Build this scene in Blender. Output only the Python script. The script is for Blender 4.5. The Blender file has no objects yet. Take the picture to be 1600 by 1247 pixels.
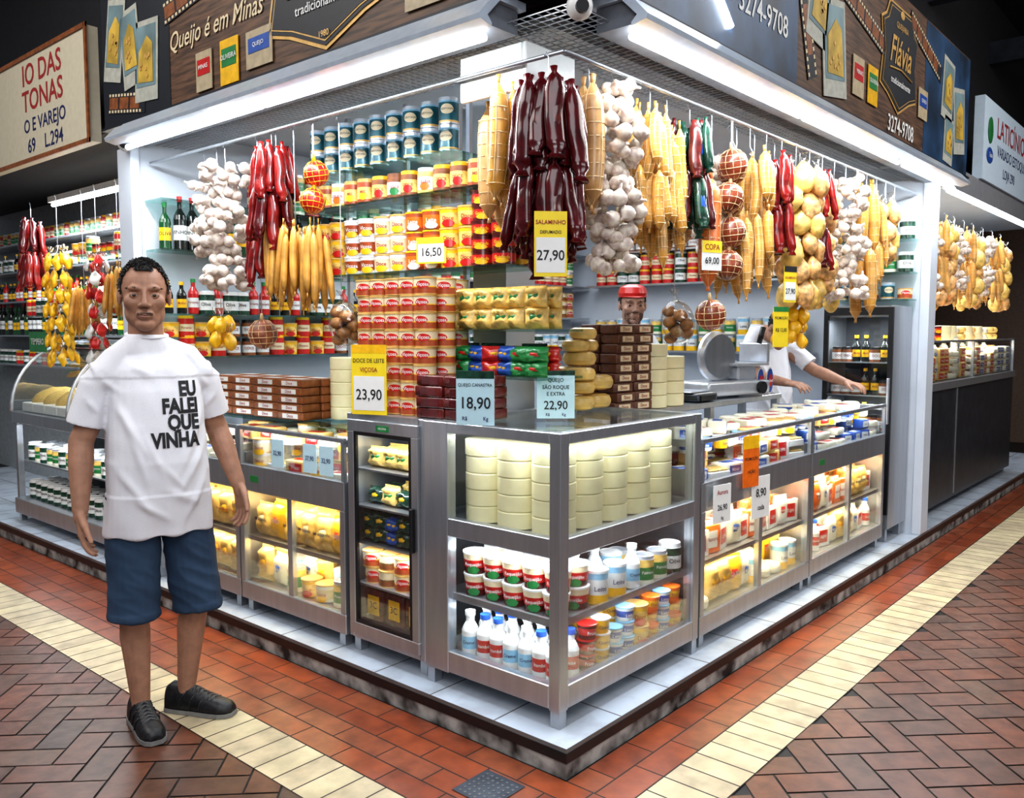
import bpy, bmesh, math, random
from mathutils import Vector, Matrix, noise
from mathutils.bvhtree import BVHTree
random.seed(7)
U=random.uniform; CH=random.choice
S=bpy.context.scene; COL=S.collection
TMP=bpy.data.scenes.new('tmp'); TC_=TMP.collection
rad=math.radians
def T(x,y,z): return Matrix.Translation((x,y,z))
def RZ(d): return Matrix.Rotation(rad(d),4,'Z')
def RX(d): return Matrix.Rotation(rad(d),4,'X')
def RY(d): return Matrix.Rotation(rad(d),4,'Y')
def SC(x,y,z): return Matrix.Diagonal((x,y,z,1))
I4=Matrix.Identity(4)
def evalobj(o):
    vl=TMP.view_layers[0]; vl.update(); return bpy.data.meshes.new_from_object(o.evaluated_get(vl.depsgraph))
# ---------------------------------------------------------------- materials
MC={}
def mat(n,c,r=.5,m=0.,e=0.,v=.12,sc=25,bump=0.,coat=0.,c2=None,stretch=None,sss=0):
    if n in MC: return MC[n]
    M=bpy.data.materials.new(n); M.use_nodes=True; nt=M.node_tree; N=nt.nodes; L=nt.links
    b=N['Principled BSDF']; b.inputs['Roughness'].default_value=r; b.inputs['Metallic'].default_value=m
    tc=N.new('ShaderNodeTexCoord'); no=N.new('ShaderNodeTexNoise'); no.inputs['Scale'].default_value=sc; no.inputs['Detail'].default_value=3
    if stretch:
        mp=N.new('ShaderNodeMapping'); mp.inputs['Scale'].default_value=stretch
        L.new(tc.outputs['Object'],mp.inputs[0]); L.new(mp.outputs[0],no.inputs['Vector'])
    else: L.new(tc.outputs['Object'],no.inputs['Vector'])
    cr=N.new('ShaderNodeValToRGB'); cr.color_ramp.elements[0].position=.35; cr.color_ramp.elements[1].position=.65
    a=c2 if c2 else tuple(x*(1-v) for x in c); d=c if c2 else tuple(min(1,x*(1+v)) for x in c)
    cr.color_ramp.elements[0].color=(*a,1); cr.color_ramp.elements[1].color=(*d,1)
    L.new(no.outputs['Fac'],cr.inputs[0]); L.new(cr.outputs[0],b.inputs['Base Color'])
    if e: L.new(cr.outputs[0],b.inputs['Emission Color']); b.inputs['Emission Strength'].default_value=e
    if coat: b.inputs['Coat Weight'].default_value=coat; b.inputs['Coat Roughness'].default_value=.1
    if sss: b.inputs['Subsurface Weight'].default_value=sss; b.inputs['Subsurface Radius'].default_value=(.02,.008,.004)
    if bump:
        bp=N.new('ShaderNodeBump'); bp.inputs['Strength'].default_value=bump; bp.inputs['Distance'].default_value=.01
        L.new(no.outputs['Fac'],bp.inputs['Height']); L.new(bp.outputs[0],b.inputs['Normal'])
    MC[n]=M; return M
def glassmat(n,tint=(.97,.98,.98),fac=.09):
    M=bpy.data.materials.new(n); M.use_nodes=True; nt=M.node_tree; N=nt.nodes; L=nt.links
    N.remove(N['Principled BSDF']); o=N['Material Output']
    t=N.new('ShaderNodeBsdfTransparent'); t.inputs[0].default_value=(*tint,1)
    g=N.new('ShaderNodeBsdfGlossy'); g.inputs['Roughness'].default_value=.03
    w=N.new('ShaderNodeLayerWeight'); w.inputs[0].default_value=.2
    ml=N.new('ShaderNodeMath'); ml.operation='MULTIPLY_ADD'; ml.inputs[1].default_value=.4; ml.inputs[2].default_value=fac*.3
    mx=N.new('ShaderNodeMixShader'); L.new(w.outputs['Fresnel'],ml.inputs[0]); L.new(ml.outputs[0],mx.inputs[0])
    L.new(t.outputs[0],mx.inputs[1]); L.new(g.outputs[0],mx.inputs[2]); L.new(mx.outputs[0],o.inputs[0]); return M
def tilemat(n,c,c2,mortar,w,h,r,scale=1):
    M=bpy.data.materials.new(n); M.use_nodes=True; nt=M.node_tree; N=nt.nodes; L=nt.links
    b=N['Principled BSDF']; b.inputs['Roughness'].default_value=r
    tc=N.new('ShaderNodeTexCoord'); br=N.new('ShaderNodeTexBrick'); br.offset=0
    br.inputs['Color1'].default_value=(*c,1); br.inputs['Color2'].default_value=(*c2,1); br.inputs['Mortar'].default_value=(*mortar,1)
    br.inputs['Scale'].default_value=scale; br.inputs['Mortar Size'].default_value=.004; br.inputs['Brick Width'].default_value=w; br.inputs['Row Height'].default_value=h
    L.new(tc.outputs['Object'],br.inputs['Vector'])
    no=N.new('ShaderNodeTexNoise'); no.inputs['Scale'].default_value=6; no.inputs['Detail'].default_value=6
    cr=N.new('ShaderNodeValToRGB'); cr.color_ramp.elements[0].color=(.55,.52,.48,1); cr.color_ramp.elements[1].color=(1,1,1,1); cr.color_ramp.elements[0].position=.3; cr.color_ramp.elements[1].position=.55
    mx=N.new('ShaderNodeMix'); mx.data_type='RGBA'; mx.blend_type='MULTIPLY'; mx.inputs[0].default_value=.6
    L.new(tc.outputs['Object'],no.inputs['Vector']); L.new(no.outputs['Fac'],cr.inputs[0]); L.new(br.outputs[0],mx.inputs[6]); L.new(cr.outputs[0],mx.inputs[7]); L.new(mx.outputs[2],b.inputs['Base Color']); return M
STEEL=mat('steel',(.46,.48,.51),.3,.8,v=.06,sc=30,stretch=(1,1,.1),bump=.02)
STEELD=mat('steel_dark',(.07,.08,.1),.35,.7,v=.15,sc=12)
ALU=mat('aluminium',(.6,.63,.68),.28,.6,v=.05)
HOOD=mat('white_enamel_hood',(.5,.57,.66),.3,.25,v=.05,coat=.3); UNDER=mat('lamp_batten_grey',(.12,.13,.15),.5)
WHITE=mat('white_paint',(.54,.58,.64),.5,v=.04,sc=5)
WP=mat('white_plastic',(.7,.7,.68),.35,v=.03)
BLACK=mat('black_plastic',(.012,.012,.014),.35)
DARK=mat('dark_inside',(.03,.032,.035),.6)
TUBE=mat('lamp_and_reflection_glow',(.85,.93,1.),.4,e=22,v=.01)
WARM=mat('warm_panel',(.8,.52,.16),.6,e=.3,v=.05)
GLASS=glassmat('clear_glass'); GSH=glassmat('shelf_glass',(.68,.84,.8),.3); FILM=glassmat('plastic_film',(.95,.95,.93),.35); CGL=glassmat('curved_glass_pane',(.9,.95,.96),1.1)
YEL=mat('yellow',(.8,.45,.01),.35,coat=.3); YEL2=mat('pale_yellow',(.72,.48,.13),.4,coat=.4,v=.3); GRAIN=mat('grain_yellow',(.75,.5,.12),.5,sc=160,c2=(.4,.25,.03),bump=.6)
ORG=mat('orange',(.75,.15,.01),.35,coat=.3); RED=mat('red',(.5,.015,.012),.3,coat=.4); DRED=mat('dark_red',(.075,.004,.006),.18,coat=.35,v=.4,sc=14,bump=.05); RDP=mat('salami_red',(.2,.009,.008),.2,coat=.35,v=.5,sc=16,bump=.05)
MAR=mat('maroon',(.1,.012,.01),.25,coat=.5,v=.4); BRN=mat('brown',(.22,.07,.02),.45,v=.3); BRN2=mat('box_brown',(.11,.04,.022),.4,v=.3); TER=mat('terracotta_print',(.34,.065,.018),.35,coat=.3,v=.2)
GRN=mat('green',(.02,.2,.05),.35,coat=.3); DGRN=mat('dark_green',(.012,.05,.03),.25,coat=.5,v=.5); BLU=mat('blue',(.02,.08,.35),.35,coat=.3)
CAN=mat('can_teal',(.008,.085,.11),.3,.2,v=.3,coat=.3); LBL=mat('light_blue',(.25,.5,.68),.4); CREAM=mat('cream',(.7,.58,.38),.45,v=.06)
CHE=mat('fresh_cheese',(.84,.77,.48),.35,v=.04,sc=12,sss=.1,coat=.4); CHE2=mat('cured_cheese',(.7,.47,.14),.4,v=.25,sc=8,coat=.4); CHW=mat('white_cheese',(.76,.73,.58),.4,v=.06,coat=.4)
GAR=mat('garlic_skin',(.76,.7,.6),.5,v=.18,sc=40,c2=(.48,.37,.33)); SAU=mat('sausage_yellow',(.6,.3,.055),.36,v=.35,sc=9,coat=.35,bump=.1); SAU2=mat('sausage_tan',(.52,.29,.11),.4,v=.25,sc=12,coat=.4)
SAO=mat('sausage_orange',(.55,.14,.03),.35,v=.3,coat=.4); NET=mat('netting',(.7,.52,.28),.6); INK=mat('ink_black',(.01,.01,.012),.6); INKB=mat('ink_blue',(.012,.018,.09),.6)
INKR=mat('ink_red',(.3,.02,.02),.6); PAPB=mat('paper_blue',(.45,.64,.72),.6,v=.03); PAPW=mat('paper_white',(.72,.72,.7),.6,v=.02); PAPY=mat('paper_yellow',(.8,.6,.02),.5,v=.03)
GOLD=mat('gold',(.6,.36,.11),.4,.2); SGN=mat('sign_navy',(.008,.01,.016),.5)
WOOD=mat('sign_wood',(.15,.075,.04),.5,c2=(.045,.024,.015),sc=5,stretch=(1.2,1.2,14))
DGLASS=mat('dark_glass',(.01,.012,.01),.08,coat=.6); GGLASS=mat('green_glass',(.01,.06,.02),.1,coat=.6)
# ---------------------------------------------------------------- mesh builder
TXC={}
def tmesh(s,bold=0.):
    k=(s,bold)
    if k not in TXC:
        cu=bpy.data.curves.new('t','FONT'); cu.body=s; cu.size=1; cu.align_x='CENTER'; cu.align_y='CENTER'; cu.resolution_u=3; cu.offset=bold
        ob=bpy.data.objects.new('t',cu); TC_.objects.link(ob); me=evalobj(ob)
        TXC[k]=([v.co.copy() for v in me.vertices],[list(p.vertices) for p in me.polygons])
        bpy.data.objects.remove(ob); bpy.data.meshes.remove(me)
    return TXC[k]
class MB:
    def __init__(s): s.v=[];s.f=[];s.mi=[];s.sm=[];s.mats=[]
    def add(s,vs,fs,m,sm=False,M=None):
        o=len(s.v); s.v+=[tuple(M@Vector(p)) if M else tuple(p) for p in vs]
        if m not in s.mats: s.mats.append(m)
        i=s.mats.index(m)
        for f in fs: s.f.append([o+k for k in f]); s.mi.append(i); s.sm.append(sm)
        return s
    def box(s,x0,x1,y0,y1,z0,z1,m,b=0,M=None,seg=1):
        if b<=0:
            v=[(x,y,z) for z in (z0,z1) for y in (y0,y1) for x in (x0,x1)]
            return s.add(v,[(0,2,3,1),(4,5,7,6),(0,1,5,4),(2,6,7,3),(0,4,6,2),(1,3,7,5)],m,False,M)
        bm=bmesh.new(); bmesh.ops.create_cube(bm,size=1)
        for q in bm.verts: q.co=Vector(((x0+x1)/2+q.co.x*(x1-x0),(y0+y1)/2+q.co.y*(y1-y0),(z0+z1)/2+q.co.z*(z1-z0)))
        bmesh.ops.bevel(bm,geom=bm.edges[:],offset=b,segments=seg,affect='EDGES',profile=.5)
        bm.verts.index_update(); vs=[q.co.copy() for q in bm.verts]; fs=[[q.index for q in f.verts] for f in bm.faces]; bm.free()
        return s.add(vs,fs,m,seg>1,M)
    def lathe(s,pr,m,n=16,M=None,sm=True):
        ml=m if isinstance(m,list) else [m]*(len(pr)-1)
        for (a,b),mm in zip(zip(pr,pr[1:]),ml):
            vs=[];fs=[]
            for (r,z) in (a,b): vs+=[(r*math.sin(6.28318*k/n),-r*math.cos(6.28318*k/n),z) for k in range(n)]
            if a[0]<1e-6 and b[0]<1e-6: continue
            if a[0]<1e-6: fs=[tuple(n+k for k in range(n))]
            elif b[0]<1e-6: fs=[tuple(range(n))]
            if fs: s.add(vs,fs,mm,False,M)
            else: s.add(vs,[(k,(k+1)%n,n+(k+1)%n,n+k) for k in range(n)],mm,sm,M)
        return s
    def ell(s,c,r,m,nu=16,nv=10,M=None,fn=None):
        vs=[(0,0,-1)];fs=[]
        for j in range(1,nv):
            t=math.pi*j/nv
            vs+=[(math.sin(t)*math.cos(6.28318*i/nu),math.sin(t)*math.sin(6.28318*i/nu),-math.cos(t)) for i in range(nu)]
        vs.append((0,0,1))
        for i in range(nu):
            k=(i+1)%nu; fs.append((0,1+k,1+i)); fs.append((len(vs)-1,len(vs)-1-nu+i,len(vs)-1-nu+k))
            for j in range(nv-2): a=1+j*nu; fs.append((a+i,a+k,a+nu+k,a+nu+i))
        vs=[(c[0]+r[0]*x,c[1]+r[1]*y,c[2]+r[2]*z) for x,y,z in vs]
        if fn: vs=[fn(Vector(p)) for p in vs]
        return s.add(vs,fs,m,True,M)
    def tube(s,pts,rs,m,n=8,M=None,caps=True,sm=True,fl=1.):
        pts=[Vector(p) for p in pts]
        if not isinstance(rs,(list,tuple)): rs=[rs]*len(pts)
        vs=[];fs=[];up=None
        for i,p in enumerate(pts):
            t=(pts[min(i+1,len(pts)-1)]-pts[max(i-1,0)]).normalized()
            if up is None: up=t.orthogonal().normalized() if abs(t.x)>.9 or fl==1 else (Vector((1,0,0))-t*t.x).normalized()
            up=(up-t*up.dot(t)).normalized(); w=t.cross(up)
            vs+=[p+rs[i]*(up*math.cos(6.28318*k/n)+w*math.sin(6.28318*k/n)*fl) for k in range(n)]
        for i in range(len(pts)-1):
            for k in range(n): a=i*n; fs.append((a+k,a+(k+1)%n,a+n+(k+1)%n,a+n+k))
        if caps: fs.append(tuple(reversed(range(n)))); fs.append(tuple(range(len(vs)-n,len(vs))))
        return s.add(vs,fs,m,sm,M)
    def cap(s,p0,p1,r0,r1,m,n=14):
        s.tube([p0,p1],[r0,r1],m,n); s.ell(p0,(r0,)*3,m,n,8); return s.ell(p1,(r1,)*3,m,n,8)
    def loft(s,rings,m,sm=True,M=None,caps=True):
        n=len(rings[0]); vs=[p for r in rings for p in r]; fs=[]
        for i in range(len(rings)-1):
            for k in range(n): a=i*n; fs.append((a+k,a+(k+1)%n,a+n+(k+1)%n,a+n+k))
        if caps: fs.append(tuple(reversed(range(n)))); fs.append(tuple(range(len(vs)-n,len(vs))))
        return s.add(vs,fs,m,sm,M)
    def text(s,t,size,m,M,cyl=None,bold=.01,xs=1.,it=0):
        vs,fs=tmesh(t,bold); vs=[Vector(((v.x+it*v.y)*size*xs,v.y*size,0)) for v in vs]
        if cyl: vs=[Vector((cyl*math.sin(v.x/cyl),v.y,cyl*math.cos(v.x/cyl))) for v in vs]
        return s.add(vs,fs,m,False,M)
    def patch(s,r,z,w,h,m,el=True,n=8):
        vs=[];fs=[]
        for k in range(n+1):
            x=-w/2+w*k/n; q=h/2*(math.sqrt(max(.02,1-(2*x/w)**2)) if el else 1)
            for zz in (z-q,z+q): vs.append((r*math.sin(x/r),-r*math.cos(x/r),zz))
        return s.add(vs,[(2*k,2*k+2,2*k+3,2*k+1) for k in range(n)],m)
    def pillow(s,w,h,t,m,n=7,M=None,wr=.25,ex=4):
        vs=[];fs=[];sd=U(0,50)
        for sg in (-1,1):
            for j in range(n+1):
                for i in range(n+1):
                    u=2*i/n-1; v=2*j/n-1; f=math.sqrt(max(0,(1-abs(u)**ex)*(1-abs(v)**ex)))
                    f*=1+wr*noise.noise(Vector((u*2+sd,v*2,sg)))
                    vs.append((u*w/2*(1-.06*(1-abs(v))),sg*t/2*f,h/2+v*h/2))
            o=(n+1)**2*(sg>0)
            for j in range(n):
                for i in range(n):
                    a=o+j*(n+1)+i; q=(a,a+1,a+n+2,a+n+1); fs.append(q if sg<0 else q[::-1])
        return s.add(vs,fs,m,True,M)
    def wob(s,amp,f):
        sd=U(0,99); s.v=[tuple(Vector(p)+amp*Vector((noise.noise(Vector(p)*f+Vector((sd,0,0))),noise.noise(Vector(p)*f+Vector((0,sd,0))),0))) for p in s.v]; return s
    def mesh(s,name):
        me=bpy.data.meshes.new(name); me.from_pydata([tuple(v) for v in s.v],[],s.f)
        for m in s.mats: me.materials.append(m)
        me.polygons.foreach_set('material_index',s.mi); me.polygons.foreach_set('use_smooth',s.sm); me.update(); return me
def FT(x,z,y): return T(x,y,z)@RX(90)
def new(name,data,label=None,cat=None,M=None,parent=None,group=None,kind=None):
    o=bpy.data.objects.new(name,data.mesh(name) if isinstance(data,MB) else data); COL.objects.link(o)
    if parent: o.parent=parent
    o.matrix_basis=M if M is not None else I4
    if label: o['label']=label
    if cat: o['category']=cat
    if group: o['group']=group
    if kind: o['kind']=kind
    return o
def root(name,label,cat,M,group=None): 
    o=new(name,None,label,cat,M,group=group); o.empty_display_size=.05; return o
def part(name,mb,rt,label=None): return new(name,mb,label,None,rt.matrix_basis.inverted(),rt)   # mesh given in world coords
def struct(name,mb): return new(name,mb,kind='structure')
def proto(name,label,cat,mb): return (name,label,cat,mb.mesh(name))
def put(p,x,y,z,rot=0,g=None,s=1.,M=None):
    return new(p[0],p[3],p[1],p[2],(T(x,y,z)@RZ(rot)@SC(s,s,s)) if M is None else M,group=g)
ROUND=('can','tub','tin','jar','cup','bottle')
def row(ps,side,a0,a1,step,ds,z,tiers=1,th=.1,g=None,j=.004,rj=6,cyc=False,tv=0):
    n=max(1,int(round((a1-a0)/step))+1)
    for i in range(n):
        a=a0+(a1-a0)*i/max(1,n-1)
        for d in ds:
            p=ps[(i//2)%len(ps)] if cyc else CH(ps); ro=28 if p[2] in ROUND else 4
            for t in range(tiers-(random.randint(0,tv) if tv else 0)):
                aa=a+U(-j,j); dd=d+U(-j,j)
                if side=='R': put(p,aa,dd,z+t*th,-ro+U(-rj,rj),g)
                else: put(p,dd,aa,z+t*th,-90+ro+U(-rj,rj),g)
# ---------------------------------------------------------------- product prototypes
def tinp(name,label,cat,r,h,bands,lid,txt=None,tm=INK,ts=.02,tap=1.,lidr=1.04,lidh=.1,emb=None,n=16):
    mb=MB(); R=lambda f:r*(tap+(1-tap)*f); pr=[(0,0),(R(0),0)]; ms=[bands[0][1]]
    hb=h*(1-lidh)
    for f,m in bands: pr.append((R(f),hb*f)); ms.append(m)
    pr+= [(r*lidr,hb),(r*lidr,h*.985),(r*lidr*.93,h),(r*lidr*.9,h*.985),(0,h*.985)]; ms+=[lid]*5
    mb.lathe(pr,ms,n)
    if emb: mb.patch(r*1.012,hb*emb[2],emb[0],emb[1],emb[3])
    if txt: mb.text(txt,ts,tm,T(0,0,hb*(emb[2] if emb and emb[2]>.4 else .5))@RX(90),cyl=r*1.025)
    return proto(name,label,cat,mb)
CANP=tinp('food_can','dark teal tin can with pale oval label','can',.044,.112,[(.06,ALU),(.14,GOLD),(.86,CAN),(.93,LBL),(1,ALU)],ALU,'AZEITONAS',INK,.011,emb=(.062,.042,.58,CREAM),lidr=1.02,lidh=.07)
TIN=tinp('caramel_tin','orange and white tin of milk caramel spread','tin',.046,.07,[(.07,GOLD),(.45,TER),(.52,YEL),(1,CREAM)],GOLD,'Viçosa',PAPW,.02,emb=(.06,.03,.62,RED))
TIN2=tinp('caramel_tin','brown and cream tin of milk caramel spread','tin',.046,.07,[(.07,GOLD),(.42,BRN),(.5,GRN),(1,CREAM)],GOLD,'Doce de Leite',INKR,.013)
JAR=[tinp('preserve_jar','small glass jar of sweet preserve with %s lid'%n,'jar',.045,.108,[(.15,c),(.75,WP if k%2 else YEL2),(1,c)],l,t,INKR,.018,lidr=.95,lidh=.16,emb=(.045,.035,.3,e)) for k,(n,c,l,t,e) in enumerate([('yellow',BRN,YEL,'DOCE',RED),('white',YEL2,WP,'GELEIA',ORG),('gold',TER,GOLD,'MEL',YEL),('brown',BRN,BRN,'DOCE',GRN)])]
TUBY=[tinp('spread_tub','%s plastic tub of sweet spread'%n,'tub',.05,.083,[(.2,b),(.8,c),(1,b)],l,t,tm,.024,tap=.93,emb=(.06,.03,.22,e)) for n,b,c,l,t,tm,e in [('yellow',YEL,YEL2,GOLD,'Doce',INKR,RED),('orange',TER,ORG,YEL,'Leite',PAPW,WP),('white and gold',WP,CREAM,GOLD,'Doce',INKR,YEL),('white and orange',WP,TER,WP,'Viçosa',PAPW,YEL)]]
TUBR=tinp('spread_tub','dark red tub with yellow label','tub',.05,.06,[(.2,MAR),(.8,RED),(1,MAR)],MAR,'Goiabada',PAPY,.018,emb=(.06,.02,.25,YEL))
TUBG=tinp('cheese_tub','clear tub with red picture and white lid','tub',.05,.085,[(.3,DRED),(.7,RED),(1,CREAM)],WP,'Requeijão',PAPW,.018,tap=.85,emb=(.05,.03,.22,GRN))
CUP=[tinp('dessert_cup','small %s plastic dessert cup'%n,'cup',.038,.058,[(.3,c),(.8,d),(1,c)],l,t,tm,.018,tap=.82) for n,c,d,l,t,tm in [('blue and white',WP,BLU,LBL,'Leite',PAPW),('orange',ORG,YEL,ORG,'Doce',INKR),('dark red',DRED,RED,RED,'Fruta',PAPW),('yellow',YEL,YEL,WP,'Queijo',INKB)]]
DJAR=tinp('sweet_jar','brown jar with white label and black lid','jar',.04,.1,[(.2,BRN),(.75,WP),(1,BRN)],BLACK,'DOCE',INKR,.022,lidr=.93,lidh=.18)
PJAR=tinp('pickle_jar','glass jar of preserves with silver lid','jar',.045,.12,[(.2,CHW),(.7,GRN),(1,YEL2)],ALU,'Palmito',PAPW,.018,lidr=.95,lidh=.14)
RJAR=tinp('pickle_jar','glass jar of red peppers with yellow lid','jar',.045,.12,[(.3,RED),(.7,CREAM),(1,RED)],YEL,'Pimenta',INKR,.018,lidr=.95,lidh=.14)
OJAR=tinp('olive_jar','glass jar of dark olives with white lid','jar',.05,.13,[(.2,DGRN),(.7,WP),(1,DGRN)],WP,'Oliva',INK,.026,lidr=.93,lidh=.16)
MILK=tinp('milk_can','white and yellow milk powder can','can',.045,.13,[(.3,YEL),(.8,WP),(1,LBL)],WP,'Leite',INKB,.026)
def bot(name,label,h,r,body,lab,capm,txt=None,tm=INK,neck=.33):
    mb=MB(); mb.lathe([(0,0),(r*.9,0),(r,h*.03),(r,h*.18),(r,h*.45),(r,h*.56),(r*.85,h*.64),(r*neck,h*.76),(r*neck,h*.88),(r*neck*1.2,h*.88),(r*neck*1.2,h*.985),(0,h)],[body]*3+[lab]+[body]*4+[capm]*3,14)
    if txt: mb.text(txt,h*.1,tm,T(0,0,h*.32)@RX(90),cyl=r*1.02)
    return proto(name,label,'bottle',mb)
YOG=bot('yogurt_bottle','white plastic yogurt bottle with blue label',.18,.034,WP,LBL,WP,'Creme',INKB,.5)
YOG2=bot('yogurt_bottle','white plastic yogurt bottle with red label',.18,.034,WP,RED,BLU,'Itambé',PAPW,.5)
WINE=bot('wine_bottle','dark wine bottle with white label',.3,.037,DGLASS,WP,RED,'VINHO',INK)
OIL=bot('oil_bottle','green glass oil bottle with yellow label',.26,.033,GGLASS,YEL,GRN,'OLIVA',INK)
SAUC=bot('sauce_bottle','small dark sauce bottle with yellow cap',.18,.028,DGLASS,YEL,YEL,'Molho',INKR,.4)
SAUR=bot('sauce_bottle','red pepper sauce bottle with green cap',.2,.03,RED,WP,GRN,'Pimenta',INKR,.4)
def bag(name,label,w,h,t,m,m2,txt,tm,wr=.3):
    mb=MB(); mb.pillow(w,h,t,m,wr=wr)
    mb.pillow(w*.62,h*.36,t*.75,m2,n=5,M=T(0,-t*.16,h*.36),wr=.1)
    mb.box(-w*.48,w*.48,-.002,.002,h*.96,h*1.05,m)
    if txt: mb.text(txt,w*.2,tm,FT(0,h*.54,-t*.57))
    return proto(name,label,'bag',mb)
BGY=bag('snack_bag','yellow plastic snack bag with red print',.13,.17,.06,YEL,RED,'QUEIJO',PAPW)
BGP=bag('cheese_bag','clear bag of pale yellow cheese',.12,.16,.07,YEL2,CHE,'Mussarela',INKB,.8)
BGL=bag('cheese_bag','fat yellow cheese wrapped in film',.11,.17,.08,CHE2,YEL,'Provolone',INKR,.8)
BGO=bag('ham_pack','orange and white vacuum pack',.11,.16,.05,ORG,WP,'Frango',INKR)
BGW=bag('cheese_pack','white vacuum pack with blue print',.12,.15,.06,CHW,BLU,'Minas',PAPW)
BGR=bag('ham_pack','red and white vacuum pack',.11,.15,.05,WP,RED,'Presunto',PAPW)
BGB=bag('banana_sweet_bag','clear bag of banana sweets with green seal',.1,.085,.07,YEL2,GRN,'',PAPW,1.)
BGG=bag('candy_bag','colourful bag of candies in green and red',.1,.06,.06,GRN,RED,'',PAPW,.8)
BGC=bag('candy_bag','colourful bag of candies in blue and yellow',.1,.06,.06,BLU,YEL,'',PAPW,.8)
BGE=bag('candy_bag','colourful bag of candies in red and yellow',.1,.06,.06,RED,YEL,'',PAPW,.8)
BGD=bag('candy_bag','dark green bag of mint sweets',.12,.07,.06,DGRN,YEL,'',PAPW,.8)
def brick(name,label,cat,w,d,h,m,m2,txt,tm,ts=.02):
    mb=MB().box(-w/2,w/2,-d/2,d/2,0,h,m,b=min(h,d)*.14,seg=2)
    mb.box(-w*.3,w*.3,-d/2-.0012,-d/2,h*.2,h*.8,m2)
    mb.box(-w*.3,w*.3,-d*.25,d*.25,h,h+.0012,m2)
    if txt: mb.text(txt,ts,tm,FT(0,h*.5,-d/2-.0025))
    return proto(name,label,cat,mb)
BRK=brick('guava_paste_block','dark maroon wrapped block of guava paste','sweet block',.15,.08,.042,MAR,DRED,'',PAPW)
BOX=brick('brown_box','brown printed box of sweets','box',.14,.1,.045,BRN2,CREAM,'Doce',INKR,.022)
TRB=brick('sweet_tray','wrapped tray of brown caramel sweets','tray',.2,.12,.04,BRN,WP,'Doce',INKR,.022)
CHB=brick('cheese_block','yellow wrapped cheese block with label','cheese',.14,.08,.07,CHE2,RED,'Prato',PAPW,.024)
CHC=brick('cheese_block','white wrapped cheese block with blue label','cheese',.14,.09,.06,CHW,BLU,'Minas',PAPW,.024)
PKB=brick('butter_pack','blue and white butter pack','pack',.1,.06,.06,BLU,WP,'Leite',INKB,.018)
PKO=brick('cheese_pack','orange packet of sliced cheese','pack',.12,.03,.13,ORG,WP,'Aurora',INKR,.026)
PKR=brick('cheese_pack','white packet with red band','pack',.12,.03,.12,WP,RED,'Light',PAPW,.026)
DKB=brick('coffee_pack','dark brown pack with yellow seal','pack',.12,.07,.14,MAR,YEL,'3C',INK,.04)
def wheel(label,r,h,m,e=.22):
    b=h*e; mb=MB().lathe([(0,0),(r-b,0),(r-b*.3,b*.3),(r,b),(r*1.003,h*.5),(r,h-b),(r-b*.3,h-b*.3),(r-b,h),(0,h*1.0)],m,28); return proto('cheese_wheel',label,'cheese',mb)
WH=wheel('round fresh white cheese wheel, film wrapped',.082,.0635,CHE,.07); WHY=wheel('round yellow cured cheese wheel',.07,.06,CHE2,.4); WHS=wheel('small round white cheese wheel',.055,.05,CHW,.3)
TRAY=MB().box(-.07,.07,-.05,.05,0,.035,WP,.004); TRAY.box(-.062,.062,-.042,.042,.035,.045,CHE2,.004); TRAY.pillow(.13,.09,.03,FILM,n=4,M=T(0,.045,.04)@RX(90)); TRAY=proto('cheese_tray','white tray of sliced cheese under film','tray',TRAY)
TRW=MB().box(-.06,.06,-.045,.045,0,.04,CHW,.008,seg=2); TRW.box(-.035,.035,-.03,.03,.04,.0415,RED); TRW.text('Queijo',.02,PAPW,T(0,0,.043)); TRW=proto('cheese_pack','white wrapped soft cheese with red label','cheese',TRW)
# ---------------------------------------------------------------- camera
C=Vector((-2.186,-1.659,1.5)); p_=math.atan(105/1331); hd=rad(41)
fw=Vector((math.cos(hd)*math.cos(p_),math.sin(hd)*math.cos(p_),-math.sin(p_)))
cam=bpy.data.cameras.new('camera'); cam.sensor_width=36; cam.lens=1331/1600*36; cam.clip_start=.05
co=bpy.data.objects.new('camera',cam); COL.objects.link(co); co.location=C; co.rotation_euler=fw.to_track_quat('-Z','Y').to_euler(); S.camera=co
# ---------------------------------------------------------------- floor
fl=MB(); GR=mat('grout',(.014,.011,.01),.6)
fl.add([(-9,-7,-.004),(14,-7,-.004),(14,10,-.004),(-9,10,-.004)],[(0,1,2,3)],GR)
BR=[mat('paver_%s'%n,c,.36,v=.22,sc=14,bump=.15) for n,c in [('a',(.115,.045,.026)),('b',(.095,.044,.028)),('c',(.135,.046,.023)),('d',(.07,.038,.028)),('e',(.11,.056,.034))]]
TR=[mat('tile_red_a',(.235,.054,.019),.28,v=.2,sc=12,bump=.1),mat('tile_red_b',(.19,.044,.018),.28,v=.25,sc=12,bump=.1),mat('tile_red_c',(.215,.058,.024),.32,v=.25,sc=12,bump=.1)]
TCm=[mat('tile_cream_a',(.52,.44,.28),.42,v=.15,sc=10),mat('tile_cream_b',(.46,.38,.25),.42,v=.2,sc=10)]
W=.118; c45=math.cos(rad(45)); g=.004
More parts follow.
